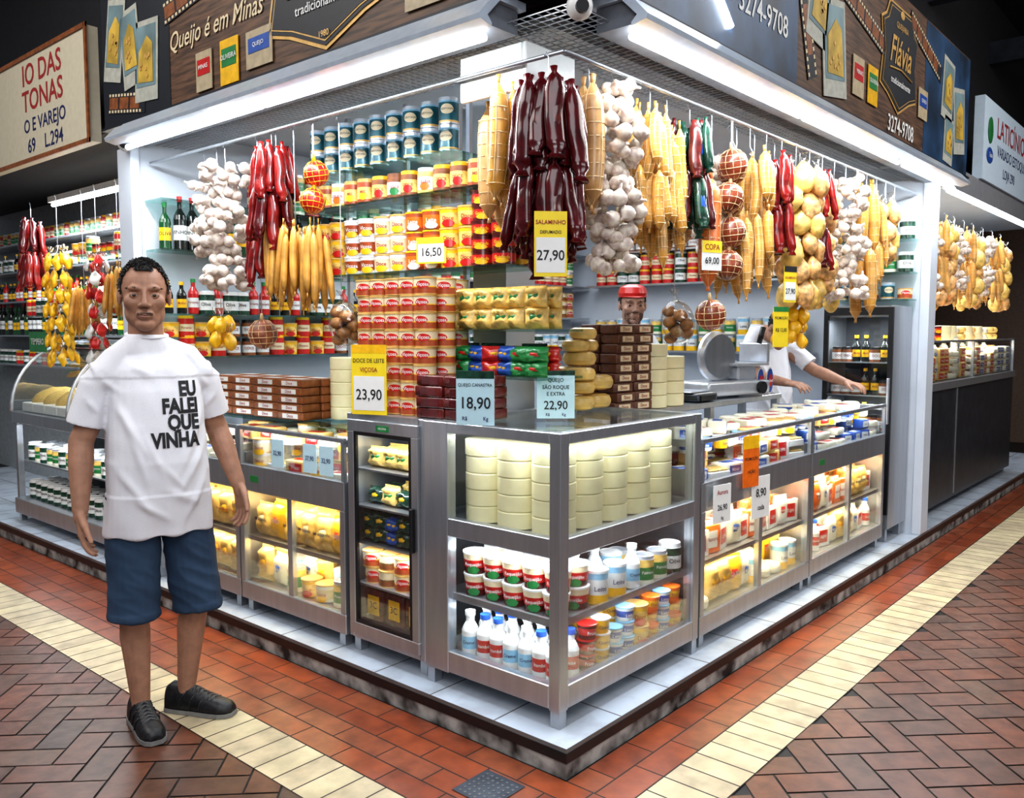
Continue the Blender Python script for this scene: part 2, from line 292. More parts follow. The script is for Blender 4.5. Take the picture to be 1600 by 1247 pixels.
for i in range(-95,125):
    for j in range(-95,125):
        k=(i-j)%4
        if k==0: q=(i*W+g,j*W+g,(i+2)*W-g,(j+1)*W-g)
        elif k==3: q=(i*W+g,j*W+g,(i+1)*W-g,(j+2)*W-g)
        else: continue
        P=[(x*c45-y*c45,x*c45+y*c45) for x,y in ((q[0],q[1]),(q[2],q[1]),(q[2],q[3]),(q[0],q[3]))]
        cx=sum(a[0] for a in P)/4; cy=sum(a[1] for a in P)/4
        if not (cx<-.6 or cy<-.41) or cx>9 or cy>9 or cx<-6 or cy<-5 or .7547*cx+.6561*cy+2.738<.4: continue
        z=U(-.001,.0005); fl.add([(a,b,z) for a,b in P],[(0,1,2,3)],BR[min(4,int(abs(random.gauss(0,2))))%5])
def strip(ax,o0,o1,n,l0,l1,L,ms,stag=True,z=.002):
    w=(o1-o0)/n
    for r in range(n):
        a=l0-(L/2 if (r%2 and stag) else 0)
        while a<l1:
            x0,x1,y0,y1=o0+r*w+.003,o0+(r+1)*w-.003,max(a,l0)+.003,min(a+L,l1)-.003
            if y1>y0:
                if ax=='R': x0,x1,y0,y1=y0,y1,x0,x1
                fl.add([(x0,y0,z),(x1,y0,z),(x1,y1,z),(x0,y1,z)],[(0,1,2,3)],CH(ms))
            a+=L
fl.add([(-.64,-.455,.001),(0,-.455,.001),(0,9,.001),(-.64,9,.001)],[(0,1,2,3)],GR)
fl.add([(0,-.455,.001),(9,-.455,.001),(9,0,.001),(0,0,.001)],[(0,1,2,3)],GR)
strip('L',-.42,0,4,-.23,9,.24,TR); strip('R',-.23,0,2,0,9,.24,TR)
strip('L',-.64,-.42,1,-.455,9,.11,TCm,False); strip('R',-.455,-.23,1,-.42,9,.11,TCm,False)
struct('floor',fl)
d=MB().box(-.29,-.12,.08,.25,.003,.006,STEELD,.001)
for i in range(7):
    for j in range(7): d.box(-.28+i*.022,-.271+i*.022,.09+j*.022,.099+j*.022,.006,.007,mat('grate_grey',(.16,.16,.16),.4,.6))
new('floor_drain',d,'square metal floor drain with perforated grid','floor drain')
# ---------------------------------------------------------------- platforms
PT=tilemat('platform_tile',(.42,.46,.52),(.38,.42,.48),(.14,.14,.14),.33,.33,.25)
CURB=mat('curb_paint',(.4,.4,.38),.6,sc=9,c2=(.015,.014,.013)); RIM=mat('rim_black',(.012,.012,.013),.35)
for nm,x0,x1,y0,y1 in (('trim_1',0,4.15,0,3.06),('trim_2',0,3,3.06,8),('trim_3',4.15,9,0,3.06)):
    m=MB().box(x0+.006,x1,y0+.006,y1,0,.06,CURB); m.box(x0,x1,y0,y1,.06,.095,RIM); m.box(x0+.002,x1,y0+.002,y1,.095,.11,PT); struct(nm,m)
# ---------------------------------------------------------------- walls
struct('wall_left',MB().box(.02,4.1,3.0,3.1,.11,2.62,WHITE))
struct('wall_right',MB().box(4.0,4.12,.02,3.0,.11,2.62,WHITE))
struct('ceiling',MB().box(.35,4.0,.35,3.0,2.62,2.66,WHITE))
struct('trim_4',MB().box(.66,.86,.85,1.05,.11,2.62,WHITE))
struct('trim_5',MB().box(3.985,4.15,-.0,.06,.11,2.5,WHITE,.004))
struct('trim_6',MB().box(.0,.05,2.97,3.13,.11,2.5,WHITE,.004))
struct('wall_back',MB().box(1.0,1.1,3.1,9,.11,2.7,mat('dim_wall',(.3,.32,.33),.6)))
struct('wall_front',MB().box(4.12,9,1.4,1.5,.11,2.7,WHITE))
struct('wall_far',MB().box(11,11.2,-6,8,0,5,mat('far_brown',(.09,.05,.03),.6)))
HC=mat('hall_ceiling',(.02,.02,.023),.7)
struct('ceiling_hall',MB().box(-2.5,11,-1.2,8,4.6,4.7,HC))
struct('ceiling_left',MB().box(.1,3,3.1,8,2.66,2.7,HC)); struct('ceiling_right',MB().box(4.12,9,.1,1.5,2.66,2.7,WHITE))
struct('wall_upper',MB().box(.35,9,.35,8,2.72,4.6,HC))
for k,(x,y) in enumerate([(5,-.9),(7,-.9),(9,-.9)]):
    new('steel_beam',MB().box(x-.06,x+.06,-2.6,3,4.0,4.2,STEELD),'dark steel roof beam','beam',group='roof beams')
# ---------------------------------------------------------------- canopies & lights
def area(name,loc,rot,sx,sy,pw,col=(.86,.93,1)):
    l=bpy.data.lights.new(name,'AREA'); l.shape='RECTANGLE'; l.size=sx; l.size_y=sy; l.energy=pw; l.color=col
    o=bpy.data.objects.new(name,l); COL.objects.link(o); o.location=loc; o.rotation_euler=rot; return o
FLM={'R':I4,'L':RZ(-90)}
def canopy(side,s0,s1,parts):
    M=FLM[side]; rt=root('light_canopy','white sheet metal canopy with fluorescent strip beneath','canopy',M@T((s0+s1)/2,0,2.47))
    pr=[(-.1,2.478),(-.155,2.49),(-.16,2.505),(-.10,2.57),(-.07,2.578),(-.06,2.595),(.07,2.595),(.07,2.57),(-.06,2.57),(-.12,2.51),(-.1,2.49)]
    b=MB(); vs=[(s0,a,z) for a,z in pr]+[(s1,a,z) for a,z in pr]; n=len(pr)
    b.add(vs,[(k,(k+1)%n,n+(k+1)%n,n+k) for k in range(n)]+[tuple(range(n)),tuple(reversed(range(n,2*n)))],HOOD,M=M)
    b.box(s0+.02,s1-.02,-.1,.05,2.49,2.568,UNDER,M=M); part('metal_hood',b,rt)
    for a,c in parts:
        part('fluorescent_tube',MB().tube([(a,-.07,2.465),(c,-.07,2.465)],.013,TUBE,10,M=M),rt,'glowing white fluorescent tube')
        L=area('tube_light',M@Vector(((a+c)/2,-.07,2.448)),(0,0,rad(0 if side=='R' else -90)),c-a,.024,25*(c-a)/2.5)
        L.parent=rt; L.matrix_parent_inverse=rt.matrix_basis.inverted()
canopy('L',-2.92,-.24,[(-2.85,-1.6),(-1.57,-.3)])
canopy('R',.19,4.25,[(.24,1.6),(1.65,3.0),(3.1,4.2)])
w=MB()
def lat(x0,x1,y0,y1,z,st=.035):
    n=int((x1-x0)/st)+1
    for i in range(n): w.tube([(x0+i*st,y0,z),(x0+i*st,y1,z)],.0022,STEEL,4,caps=False,sm=False)
    n=int((y1-y0)/st)+1
    for i in range(n): w.tube([(x0,y0+i*st,z+.002),(x1,y0+i*st,z+.002)],.0022,STEEL,4,caps=False,sm=False)
lat(0,.4,0,2.95,2.52); lat(.4,4.0,0,.4,2.52)
new('wire_mesh_ceiling',w,'steel wire mesh panel over the hanging goods','wire mesh')
for nm,P in (('L',[(.1,.1,2.42),(.1,2.95,2.42)]),('R',[(.1,.1,2.42),(3.98,.1,2.42)])):
    new('hanging_rail',MB().tube(P,.008,STEEL,8),'thin steel rail carrying hooks','rail',group='hanging rails')
new('white_box_panel',MB().box(.12,.4,.28,.3,2.34,2.5,WP,.004).box(.12,.14,.3,.6,2.34,2.5,WP,.004),'white metal corner panel behind the rail','panel')
area('ceiling_light',(2,1.6,2.58),(0,0,0),2.6,1.8,42)
area('ceiling_light',(.45,4.8,2.4),(0,0,0),.3,2.6,62); area('ceiling_light',(6.2,.6,2.45),(0,0,0),3,.3,55)
area('hall_light',(-2.5,-1.4,4.4),(rad(18),rad(-22),0),4,4,130,(.97,.97,1)); area('hall_light',(-2.4,3.0,4.2),(0,rad(-15),0),2,3,75,(1,.97,.93)); area('hall_light',(4,-2.5,4.2),(rad(15),0,0),4,1.5,85,(1,.97,.93))
area('front_fill_light',(-5.0,-4.0,2.9),(rad(66),0,rad(-49)),3.5,1.2,60,(.95,.97,1)); area('front_fill_light',(1.5,-4.6,2.6),(rad(62),0,0),4,.8,35,(.95,.97,1))  # unseen fill lamps, added to brighten faces and steel fronts
WD=bpy.data.worlds.new('world'); S.world=WD; WD.use_nodes=True; WD.node_tree.nodes['Background'].inputs[0].default_value=(.6,.66,.75,1); WD.node_tree.nodes['Background'].inputs[1].default_value=.15
# ---------------------------------------------------------------- display cabinets
def plight(rt,name,loc,rot,sx,sy,pw,col=(.86,.93,1)):
    L=area(name,loc,rot,sx,sy,pw,col); L.parent=rt; L.matrix_parent_inverse=rt.matrix_basis.inverted()
def SM(side): return T(0,.10,0) if side=='R' else T(.09,0,0)@RZ(-90)
def counter(side,s0,s1,D,label):
    M=SM(side); mid=(s0+s1)/2
    rt=root('display_counter',label,'display counter',M@T(mid,D/2,.11))
    b=MB(); B=lambda *a,**k:b.box(*a,M=M,**k)
    B(s0,s1,0,D,.17,.26,STEEL,b=.004); B(s0,s1,0,.035,.72,.85,STEEL,b=.003); B(s0+.005,s1-.005,.035,D,.74,.765,STEEL)
    B(s0,s0+.035,0,.035,.26,.72,STEEL,b=.002); B(s1-.035,s1,0,.035,.26,.72,STEEL,b=.002); B(mid-.018,mid+.018,.005,.03,.26,.72,STEEL)
    B(s0,s0+.012,.035,D,.26,.9,STEEL); B(s1-.012,s1,.035,D,.26,.9,STEEL); B(s0,s1,D-.015,D,.26,1.0,STEEL)
    B(s0,s1,0,.02,1.02,1.04,STEEL,b=.002); B(s0,s0+.018,0,.018,.85,1.02,STEEL); B(s1-.018,s1,0,.018,.85,1.02,STEEL); B(s0,s0+.02,.02,D,1.0,1.03,STEEL); B(s1-.02,s1,.02,D,1.0,1.03,STEEL)
    B(s0+.1,s0+.17,-.0015,0,.77,.8,GRN)
    part('body',b,rt)
    part('lit_back_panel',MB().box(s0+.013,s1-.013,D-.018,D-.0155,.27,.735,WARM,M=M),rt,'warm yellow lit back panel')
    part('glass_pane',MB().box(s0+.018,s1-.018,.006,.011,.85,1.02,GLASS,M=M),rt,'clear front glass')
    for a,c in ((s0+.036,mid-.019),(mid+.019,s1-.036)):
        part('sliding_glass_door',MB().box(a,c,.012,.016,.262,.718,GLASS,M=M),rt)
        part('shelf',MB().box(a-.01,c+.01,.03,D-.02,.478,.488,STEEL,M=M).box(a-.01,c+.01,.022,.03,.47,.492,STEEL,M=M),rt)
    for a in (s0+.03,s1-.07):
        for dd in (.02,D-.06): part('leg',MB().box(a,a+.04,dd,dd+.04,.111,.17,STEEL,M=M),rt)
    rz=rad(0 if side=='R' else -90)
    plight(rt,'cabinet_light',M@Vector((mid,.045,.715)),(rad(25),0,rz),s1-s0-.1,.03,4.6*(s1-s0),(1,.86,.58)); plight(rt,'cabinet_light',M@Vector((mid,.045,.465)),(rad(25),0,rz),s1-s0-.1,.02,3.4*(s1-s0),(1,.86,.58))
    plight(rt,'tray_light',M@Vector((mid,.03,1.015)),(rad(30),0,rz),s1-s0-.1,.02,1.8*(s1-s0))
    return rt
counter('L',-2.12,-1.285,.55,'stainless steel refrigerated counter with warm lit lower shelves')
counter('L',-2.95,-2.13,.55,'stainless steel refrigerated counter against the partition wall')
counter('R',1.085,2.29,.42,'stainless steel refrigerated counter beside the corner case')
counter('R',2.3,3.5,.42,'stainless steel refrigerated counter near the glass fridge')
rt=root('corner_display_case','stainless steel glazed corner case full of cheeses','display case',T(.58,.44,.11))
b=MB(); X0,X1,Y0,Y1=.09,1.07,.10,.78
for x,y in ((X0,Y0),(X1-.05,Y0),(X0,Y1-.13),(X1-.05,Y1-.05)): b.box(x,x+.05,y,y+(.05 if y!=Y1-.13 else .13),.17,1.155,STEEL,.003)
for z0,z1 in ((1.115,1.155),(.715,.785),(.175,.26)):
    b.box(X0+.05,X1-.05,Y0,Y0+.04,z0,z1,STEEL,.003); b.box(X0,X0+.04,Y0+.05,Y1-.13,z0,z1,STEEL,.003); b.box(X0+.05,X1-.05,Y1-.04,Y1,z0,z1,STEEL); b.box(X1-.04,X1,Y0+.05,Y1-.05,z0,z1,STEEL)
b.box(X0+.04,X1-.04,Y0+.04,Y1-.04,.735,.765,STEEL); b.box(X0+.04,X1-.04,Y0+.04,Y1-.04,.2,.235,STEEL)
part('body',b,rt)
part('back_panel',MB().box(X0+.05,X1-.05,Y1-.03,Y1-.02,.26,.72,DARK).box(X1-.03,X1-.02,Y0+.05,Y1-.05,.26,.72,DARK),rt,'dark inner panel')
part('glass_top',MB().box(X0+.05,X1-.05,Y0+.04,Y1-.04,1.14,1.15,GLASS),rt,'clear glass top')
for z0,z1 in ((.785,1.115),(.26,.715)):
    part('glass_pane',MB().box(X0+.05,X1-.05,Y0+.012,Y0+.017,z0,z1,GLASS),rt); part('glass_pane',MB().box(X0+.012,X0+.017,Y0+.05,Y1-.13,z0,z1,GLASS),rt)
part('shelf',MB().box(X0+.045,X1-.05,Y0+.05,Y1-.05,.468,.476,STEEL).box(X0+.03,X0+.045,Y0+.05,Y1-.05,.458,.485,STEEL).box(X0+.04,X1-.05,Y0+.03,Y0+.045,.458,.485,STEEL),rt,'steel middle shelf')
for x,y in ((X0+.005,Y0+.005),(X1-.045,Y0+.005),(X0+.005,Y1-.05),(X1-.045,Y1-.045)): part('leg',MB().box(x,x+.04,y,y+.04,.111,.175,STEEL),rt)
plight(rt,'case_light',(.58,.15,1.112),(rad(15),0,0),.8,.03,1.5); plight(rt,'case_light',(.15,.40,1.112),(0,rad(-15),0),.03,.5,.9); plight(rt,'case_light',(.58,.15,.7),(rad(15),0,0),.8,.04,2.6); plight(rt,'case_light',(.15,.40,.7),(0,rad(-15),0),.04,.5,1.9)
plight(rt,'case_light',(.58,.15,.45),(rad(15),0,0),.8,.03,1.3); plight(rt,'case_light',(.15,.40,.45),(0,rad(-15),0),.03,.5,1.1)
# upright cooler
rt=root('upright_cooler','narrow stainless steel cooler with black framed glass door','cooler',T(.35,1.03,.11))
y0,y1=.79,1.27; b=MB()
b.box(.1,.62,y0,y0+.03,.175,1.155,STEEL,.003).box(.1,.62,y1-.03,y1,.175,1.155,STEEL,.003).box(.1,.62,y0+.03,y1-.03,1.12,1.155,STEEL).box(.1,.62,y0+.03,y1-.03,.175,.22,STEEL).box(.6,.62,y0+.03,y1-.03,.22,1.12,DARK)
part('body',b,rt); b=MB()
b.box(.085,.1,y0+.02,y1-.02,1.08,1.13,STEEL,.002).box(.085,.1,y0+.02,y1-.02,.2,.25,STEEL,.002).box(.085,.1,y0+.02,y0+.06,.25,1.08,STEEL,.002).box(.085,.1,y1-.06,y1-.02,.25,1.08,STEEL,.002)
for a in ((y0+.06,y0+.075,.25,1.08),(y1-.075,y1-.06,.25,1.08),(y0+.075,y1-.075,1.065,1.08),(y0+.075,y1-.075,.25,.265)): b.box(.087,.099,a[0],a[1],a[2],a[3],BLACK)
b.box(.0835,.085,.98,1.06,1.09,1.115,GRN); b.text('GELOPAR',.012,PAPW,T(.083,1.02,1.1025)@RZ(-90)@RX(90))
dr=part('door',b,rt,'steel and black framed glass door')
new('handle',MB().box(.06,.083,y0+.03,y0+.045,.62,.8,BLACK,.004),'black vertical pull handle',None,I4,dr)
part('glass_pane',MB().box(.09,.095,y0+.075,y1-.075,.265,1.065,GLASS),rt)
for z in [.25,.42,.6,.76,.92]: part('shelf',MB().box(.11,.6,y0+.035,y1-.035,z-.008,z,STEEL),rt)
for x in (.12,.56):
    for y in (y0+.01,y1-.05): part('leg',MB().box(x,x+.04,y,y+.04,.111,.175,STEEL),rt)
plight(rt,'cooler_light',(.125,1.03,1.1),(0,rad(-10),0),.03,.36,1.4); plight(rt,'cooler_light',(.12,1.03,.59),(0,rad(-10),0),.02,.36,1.0); plight(rt,'cooler_light',(.12,1.03,.9),(0,rad(-10),0),.02,.36,.7)
row([BGB],'L',.9,1.16,.1,[.19,.3],.92,1,.08,'banana sweets in the cooler'); row([BGB,BGD],'L',.9,1.16,.1,[.19,.3],.76,1,.08,'banana sweets in the cooler')
row([BGD,BGC],'L',.88,1.18,.075,[.16,.26],.6,2,.058,'candy bags in the cooler'); row([TIN,TIN2],'L',.88,1.18,.1,[.17,.28],.42,2,.071,'caramel tins in the cooler')
row([DKB],'L',.9,1.16,.13,[.18],.25,1,.1,'coffee packs in the cooler')
for i in range(5):
    for j in range(3):
        x=.238+i*.168; y=.245+j*.168
        if y>.66: continue
        n=5 if (i,j) not in ((3,1),) else 4
        for t in range(n): put(WH,x+U(-.002,.002),y+U(-.002,.002),.767+t*.064,U(0,360),'stacked fresh cheese wheels',1.0)
row([TUBG],'L',.2,.6,.105,[.2,.32],.478,2,.0855,'soft cheese tubs on the case shelf')
row([YOG2,YOG],'L',.18,.6,.075,[.17,.26],.237,1,.1,'yogurt bottles in the case',cyc=True)
row([YOG,MILK],'R',.42,.66,.1,[.18,.28],.478,1,.1,'cans on the case shelf')
row([PJAR,DJAR,OJAR],'R',.74,.96,.1,[.18,.3],.478,1,.1,'jars on the case shelf')
row(CUP,'R',.36,.62,.08,[.18,.27],.237,3,.059,'dessert cups in the case',tv=1); row([TUBY[0]],'R',.7,.72,.11,[.18],.237,2,.084,'yellow tubs in the case'); row(CUP,'R',.8,.98,.08,[.18,.27],.237,3,.059,'dessert cups in the case')
def fillc(side,s0,s1,fd,low,mid,up,g,lt=1):
    row(low,side,s0+.1,s1-.1,.115,[fd+.08,fd+.17,fd+.26],.262,1,.1,g+' lower shelf',rj=14)
    row(mid,side,s0+.1,s1-.1,.11,[fd+.08,fd+.17,fd+.26],.49,1,.1,g+' middle shelf',rj=14)
    row(up,side,s0+.09,s1-.09,.14,[fd+.08,fd+.19,fd+.3],.767,3,.065,g+' top tray',tv=1,rj=14,j=.01)
fillc('L',1.3,2.1,.09,[PJAR,TUBY[0],TUBY[2],BGL,MILK,BGW],[BGL,BGP,BGP,BGY],[CHB,CHC,TRW,TRAY,TUBY[2]],'goods on the')
fillc('L',2.14,2.92,.09,[OJAR,BGL],[BGP,BGL],[CHB,CHC,TRW],'goods on the')
fillc('R',1.1,2.28,.10,[BGW,BGY,BGL,PKO,MILK,WHS],[BGO,PKO,PKR,BGR,BGW],[CHC,TRW,CHB,TRAY,PKB,PKR],'goods on the')
fillc('R',2.32,3.48,.10,[PKR,BGW,BGR,BGL,YOG2],[BGP,BGO,PKO,PKR,BGW],[CHC,TRW,PKB,TRAY],'goods on the')
row([WHS,TUBY[2],CUP[3],TRW,CHB,CUP[0]],'R',1.2,3.35,.115,[.22,.33,.44],.96,1,.05,'small cheeses piled on the counter',j=.02,rj=30)
row([WHS,CHC,TRW],'R',1.25,3.3,.16,[.28,.4],1.012,1,.05,'small cheeses heaped on top',j=.03,rj=60)
row([WHS,TUBY[2],TRAY,TRW,CHB],'L',1.4,2.4,.13,[.22,.34,.5],.96,1,.05,'small cheeses piled on the counter',j=.02,rj=30)
# ---------------------------------------------------------------- worktop with cheeses, boxes, machine
rt=root('work_table','stainless steel work table behind the counters','table',T(2.0,.7,.11))
part('table_top',MB().box(1.09,2.9,.54,.82,1.09,1.12,STEEL,.003),rt)
for x in (1.1,2.0,2.85):
    for y in (.55,.77): part('leg',MB().box(x,x+.04,y,y+.04,.111,1.09,STEEL),rt)
row([BOX],'R',1.2,1.36,.15,[.62,.73],1.122,9,.046,'stacked brown boxes',j=.008,rj=3)
for x,y,n in ((1.5,.62,5),(1.67,.62,4),(1.58,.77,5),(1.75,.76,4)):
    for t in range(n): put(WH,x,y,1.122+t*.064,U(0,90),'white wheels on the work table',.98)
for x,y,z,s in ((.84,.58,1.157,1.),(.99,.6,1.157,1.05),(.86,.7,1.157,1),(1.0,.72,1.157,.95),(.9,.62,1.222,1),(.92,.7,1.282,1),(.88,.6,1.285,.95),(1.0,.6,1.24,1.1),(.95,.66,1.345,1.1),(.92,.66,1.41,.9),(1.02,.68,1.41,.9),(.95,.64,1.465,.9)):
    put(WHY,x,y,z,U(0,90),'cured cheeses stacked on the case',s)
rt=root('meat_slicer','chrome meat slicer with round blade and feed tray','slicer',T(2.25,.66,1.12))
part('base',MB().box(2.05,2.5,.56,.8,1.13,1.2,ALU,.015,seg=3).box(2.08,2.13,.58,.62,1.121,1.131,BLACK).box(2.42,2.47,.74,.78,1.121,1.131,BLACK),rt)
part('blade_guard',MB().lathe([(0,0),(.11,0),(.12,.01),(.12,.03),(.09,.045),(0,.05)],ALU,28,M=T(2.2,.68,1.32)@RX(90)),rt,'round chrome blade guard')
part('blade',MB().lathe([(0,0),(.1,0),(.105,.004),(0,.008)],STEEL,28,M=T(2.2,.628,1.32)@RX(90)),rt)
part('food_tray',MB().box(2.26,2.5,.57,.76,1.27,1.285,ALU,.004).box(2.48,2.5,.57,.76,1.285,1.38,ALU,.004).box(2.3,2.44,.6,.72,1.2,1.27,ALU,.01),rt)
part('motor',MB().ell((2.32,.72,1.25),(.1,.07,.07),ALU),rt); part('handle',MB().tube([(2.45,.6,1.38),(2.47,.59,1.46)],.014,BLACK,10),rt)
part('knob',MB().lathe([(0,0),(.03,0),(.03,.02),(0,.025)],BLACK,16,M=T(2.42,.559,1.165)@RX(90)),rt)
rt.matrix_basis=T(2.38,.68,1.12)@RZ(-12)@SC(1.25,1.1,1.2)
rt=root('weighing_scale','grey electronic scale with keypad','scale',T(1.98,.66,1.12))
part('body',MB().box(1.88,2.1,.56,.8,1.125,1.165,STEELD,.01,seg=2).box(1.9,2.06,.552,.562,1.13,1.158,BLACK),rt); part('weighing_plate',MB().box(1.88,2.09,.6,.79,1.17,1.178,ALU,.003),rt)
k=MB()
for i in range(8):
    for j in range(2): k.box(1.89+i*.024,1.908+i*.024,.565+j*.016,.577+j*.016,1.165,1.169,WP)
part('keypad',k,rt)
# ---------------------------------------------------------------- glass shelves
def gshelf(x0,x1,y0,y1,z): new('glass_shelf',MB().box(x0,x1,y0,y1,z-.01,z,GSH,.001),'green tinted glass shelf on brackets','shelf',group='glass shelves')
gshelf(.4,.65,.93,1.97,2.27); gshelf(.38,.65,.75,1.97,2.1); gshelf(.36,.65,.6,1.97,1.77); gshelf(.36,.65,.42,1.06,1.51); gshelf(.36,.65,.42,1.06,1.32)
for y in (1.1,1.5,1.95): new('shelf_upright',MB().box(.655,.68,y-.012,y+.012,.112,2.6,ALU,.002),'slim aluminium shelf upright','post',group='shelf uprights')
row([CANP],'L',1.0,1.92,.113,[.46],2.271,2,.113,'cans on the top shelf',j=.001,rj=5)
row(JAR,'L',.8,1.92,.1,[.43,.54],2.101,1,.1,'jars on the glass shelf')
row(TUBY,'L',.84,1.92,.108,[.42,.54],1.771,3,.0845,'tubs on the glass shelf',cyc=True)
row([TUBR],'L',.65,.76,.11,[.42,.54],1.771,5,.061,'red tubs on the glass shelf')
row([TIN,TIN,TIN2],'L',.88,1.24,.09,[.2,.31],1.157,8,.0705,'stack of caramel tins',rj=10)
row([TIN,TIN2],'L',.92,1.24,.105,[.43],1.157,8,.0705,'stack of caramel tins',rj=10)
row([BGB],'L',.47,1.02,.085,[.41,.5],1.511,2,.08,'banana sweets on the glass shelf',rj=25)
row([BGG,BGC,BGD,BGE],'L',.47,1.02,.08,[.41,.5],1.321,2,.058,'candy bags on the glass shelf',rj=25)
row([BRK],'L',.64,.8,.155,[.18,.3],1.157,4,.043,'stacked guava paste blocks',rj=3)
row([TRB],'L',2.05,2.7,.21,[.4,.53],1.05,5,.042,'stacked sweet trays by the partition',rj=3)
for i in range(4):
    for t in range(5): put(WH,.58,1.38+i*.175-.02,1.05+t*.064,0,'white wheels behind the counter',1)
gshelf(.32,.69,1.28,2.85,1.043)
for z in (2.22,1.95,1.6,1.36): new('glass_shelf',MB().box(.08,1.9,2.8,2.99,z-.01,z,GSH),'green tinted glass shelf on brackets','shelf',group='glass shelves')
row([OIL,WINE],'R',.14,1.8,.08,[2.88],1.951,1,.1,'oil bottles on the partition shelf'); row([SAUC,SAUR,OJAR],'R',.14,1.8,.075,[2.88],1.601,1,.1,'sauce bottles on the partition shelf')
row([PJAR,RJAR,OJAR],'R',.7,1.8,.1,[2.88],2.221,2,.125,'jars on the high partition shelf'); row([DJAR,RJAR,TUBY[0]],'R',.14,1.8,.1,[2.88],1.361,2,.11,'jars on the low partition shelf')
ST=[([MILK,OJAR],1,.13,.105),([TIN,TIN2],3,.071,.1),([PJAR,RJAR],2,.121,.1),([TUBY[0],TUBY[1],TUBY[2]],3,.0845,.108)]; ST2=[([MILK,PJAR],2,.131,.11),([WINE,OIL],1,.3,.09),([RJAR,OJAR],2,.121,.11),([DJAR,JAR[1]],2,.109,.1)]
for i,z in enumerate((1.35,1.62,1.89,2.16)):
    new('wall_shelf',MB().box(2.0,3.96,2.78,2.99,z-.015,z,STEEL),'steel wall shelf inside the stall','shelf',group='wall shelves')
    ps,t,th,st=ST[i]; row(ps,'R',2.08,3.78,st,[2.88],z+.001,t,th,'goods on the rear shelf')
    if i==1: continue
    new('wall_shelf',MB().box(3.8,3.99,.75,2.7,z-.015,z,STEEL),'steel wall shelf inside the stall','shelf',group='wall shelves')
    ps,t,th,st=ST2[i]; row(ps,'L',.85,2.6,st,[3.89],z+.001,t,th,'goods on the side shelf')
for z in (2.12,1.9,1.72,): 
    new('glass_shelf',MB().box(3.82,3.99,.08,.6,z-.01,z,GSH),'green tinted glass shelf on brackets','shelf',group='glass shelves')
    row([PJAR,OJAR] if z>1.8 else [TIN,CANP],'L',.13,.55,.1,[3.89],z+.001,1,.1,'jars on the end shelf')
rt=root('glass_door_fridge','tall steel fridge with glass door and bottles','fridge',T(3.8,.3,.11))
x0,x1,a,c=3.6,3.97,.1,.55
part('body',MB().box(x0,x1,a,a+.02,.2,1.67,STEEL,.003).box(x0,x1,c-.02,c,.2,1.67,STEEL).box(x0,x1,a+.02,c-.02,1.6,1.67,STEEL).box(x0,x1,a+.02,c-.02,.2,.32,STEEL).box(x1-.02,x1,a+.02,c-.02,.32,1.6,DARK),rt)
part('door',MB().box(x0-.02,x0,a,a+.03,.3,1.66,BLACK).box(x0-.02,x0,c-.03,c,.3,1.66,BLACK).box(x0-.02,x0,a+.03,c-.03,1.61,1.66,BLACK).box(x0-.02,x0,a+.03,c-.03,.3,.34,BLACK).box(x0-.012,x0-.008,a+.03,c-.03,.34,1.61,GLASS),rt,'black framed glass door')
part('handle',MB().box(x0-.05,x0-.02,a+.008,a+.022,.9,1.2,ALU,.003),rt)
for x in (x0+.02,x1-.06):
    for y in (a+.02,c-.06): part('leg',MB().box(x,x+.04,y,y+.04,.111,.2,STEEL),rt)
for z in (.6,.85,1.08,1.3):
    part('shelf',MB().box(x0+.02,x1-.03,a+.02,c-.02,z-.008,z,STEEL),rt); row([SAUC,DJAR],'L',a+.07,c-.07,.065,[x0+.07],z,1,.1,'bottles in the fridge')
plight(rt,'fridge_light',(x0+.04,.32,1.58),(0,0,0),.03,.3,4); plight(rt,'fridge_light',(x0+.03,.32,1.06),(0,0,0),.03,.3,2.5)
# ---------------------------------------------------------------- hanging goods
def sausage(L,r,m,net=None,bend=.02,fl=1):
    mb=MB(); n=10; pts=[];rs=[]
    for i in range(n+1):
        t=i/n; pts.append((bend*math.sin(t*3.14),0,-.02-t*L)); rs.append(r*max(.16,(1-abs(2*t-1)**5)**.5)*(1+.06*noise.noise(Vector((t*6,L*9,r*90)))))
    mb.tube(pts,rs,m,12,fl=fl); mb.tube([(0,0,.01),(0,0,-.022)],[r*.28,r*.14],m,6); mb.tube([(0,0,-.018-L),(0,0,-.04-L)],[r*.14,r*.25],m,6)
    if net:
        for i in range(1,9):
            t=i/9; mb.tube([(bend*math.sin(t*3.14)+r*1.03*math.cos(q*.785),r*1.03*math.sin(q*.785)*fl,-.02-t*L) for q in range(9)],.0013,net,3,caps=False)
        for q in range(4): mb.tube([(bend*math.sin(t/8*3.14)+r*1.03*math.cos(q*1.571+.4)*max(.2,(1-abs(t/4-1)**5)**.5),r*1.03*math.sin(q*1.571+.4)*max(.2,(1-abs(t/4-1)**5)**.5),-.02-t/8*L) for t in range(9)],.0013,net,3,caps=False)
    return mb
mk=lambda mb,n:mb.mesh(n)
SA1=[mk(sausage(L_,.0165,SAU,None,b),'sausage') for L_,b in ((.31,.004),(.28,-.006),(.33,.008))]; SA1L=[mk(sausage(L_,r_,SAU,NET,b),'sausage') for L_,r_,b in ((.34,.022,.01),(.28,.02,.02),(.24,.024,-.01))]
SA2=[mk(sausage(.4,.034,SAU,NET,.01),'sausage')]; SA3=[mk(sausage(.4,.036,SAU2,NET,.01),'sausage')]; SA4=[mk(sausage(L_,.026,SAU2,NET,.005),'sausage') for L_ in (.2,.26)]
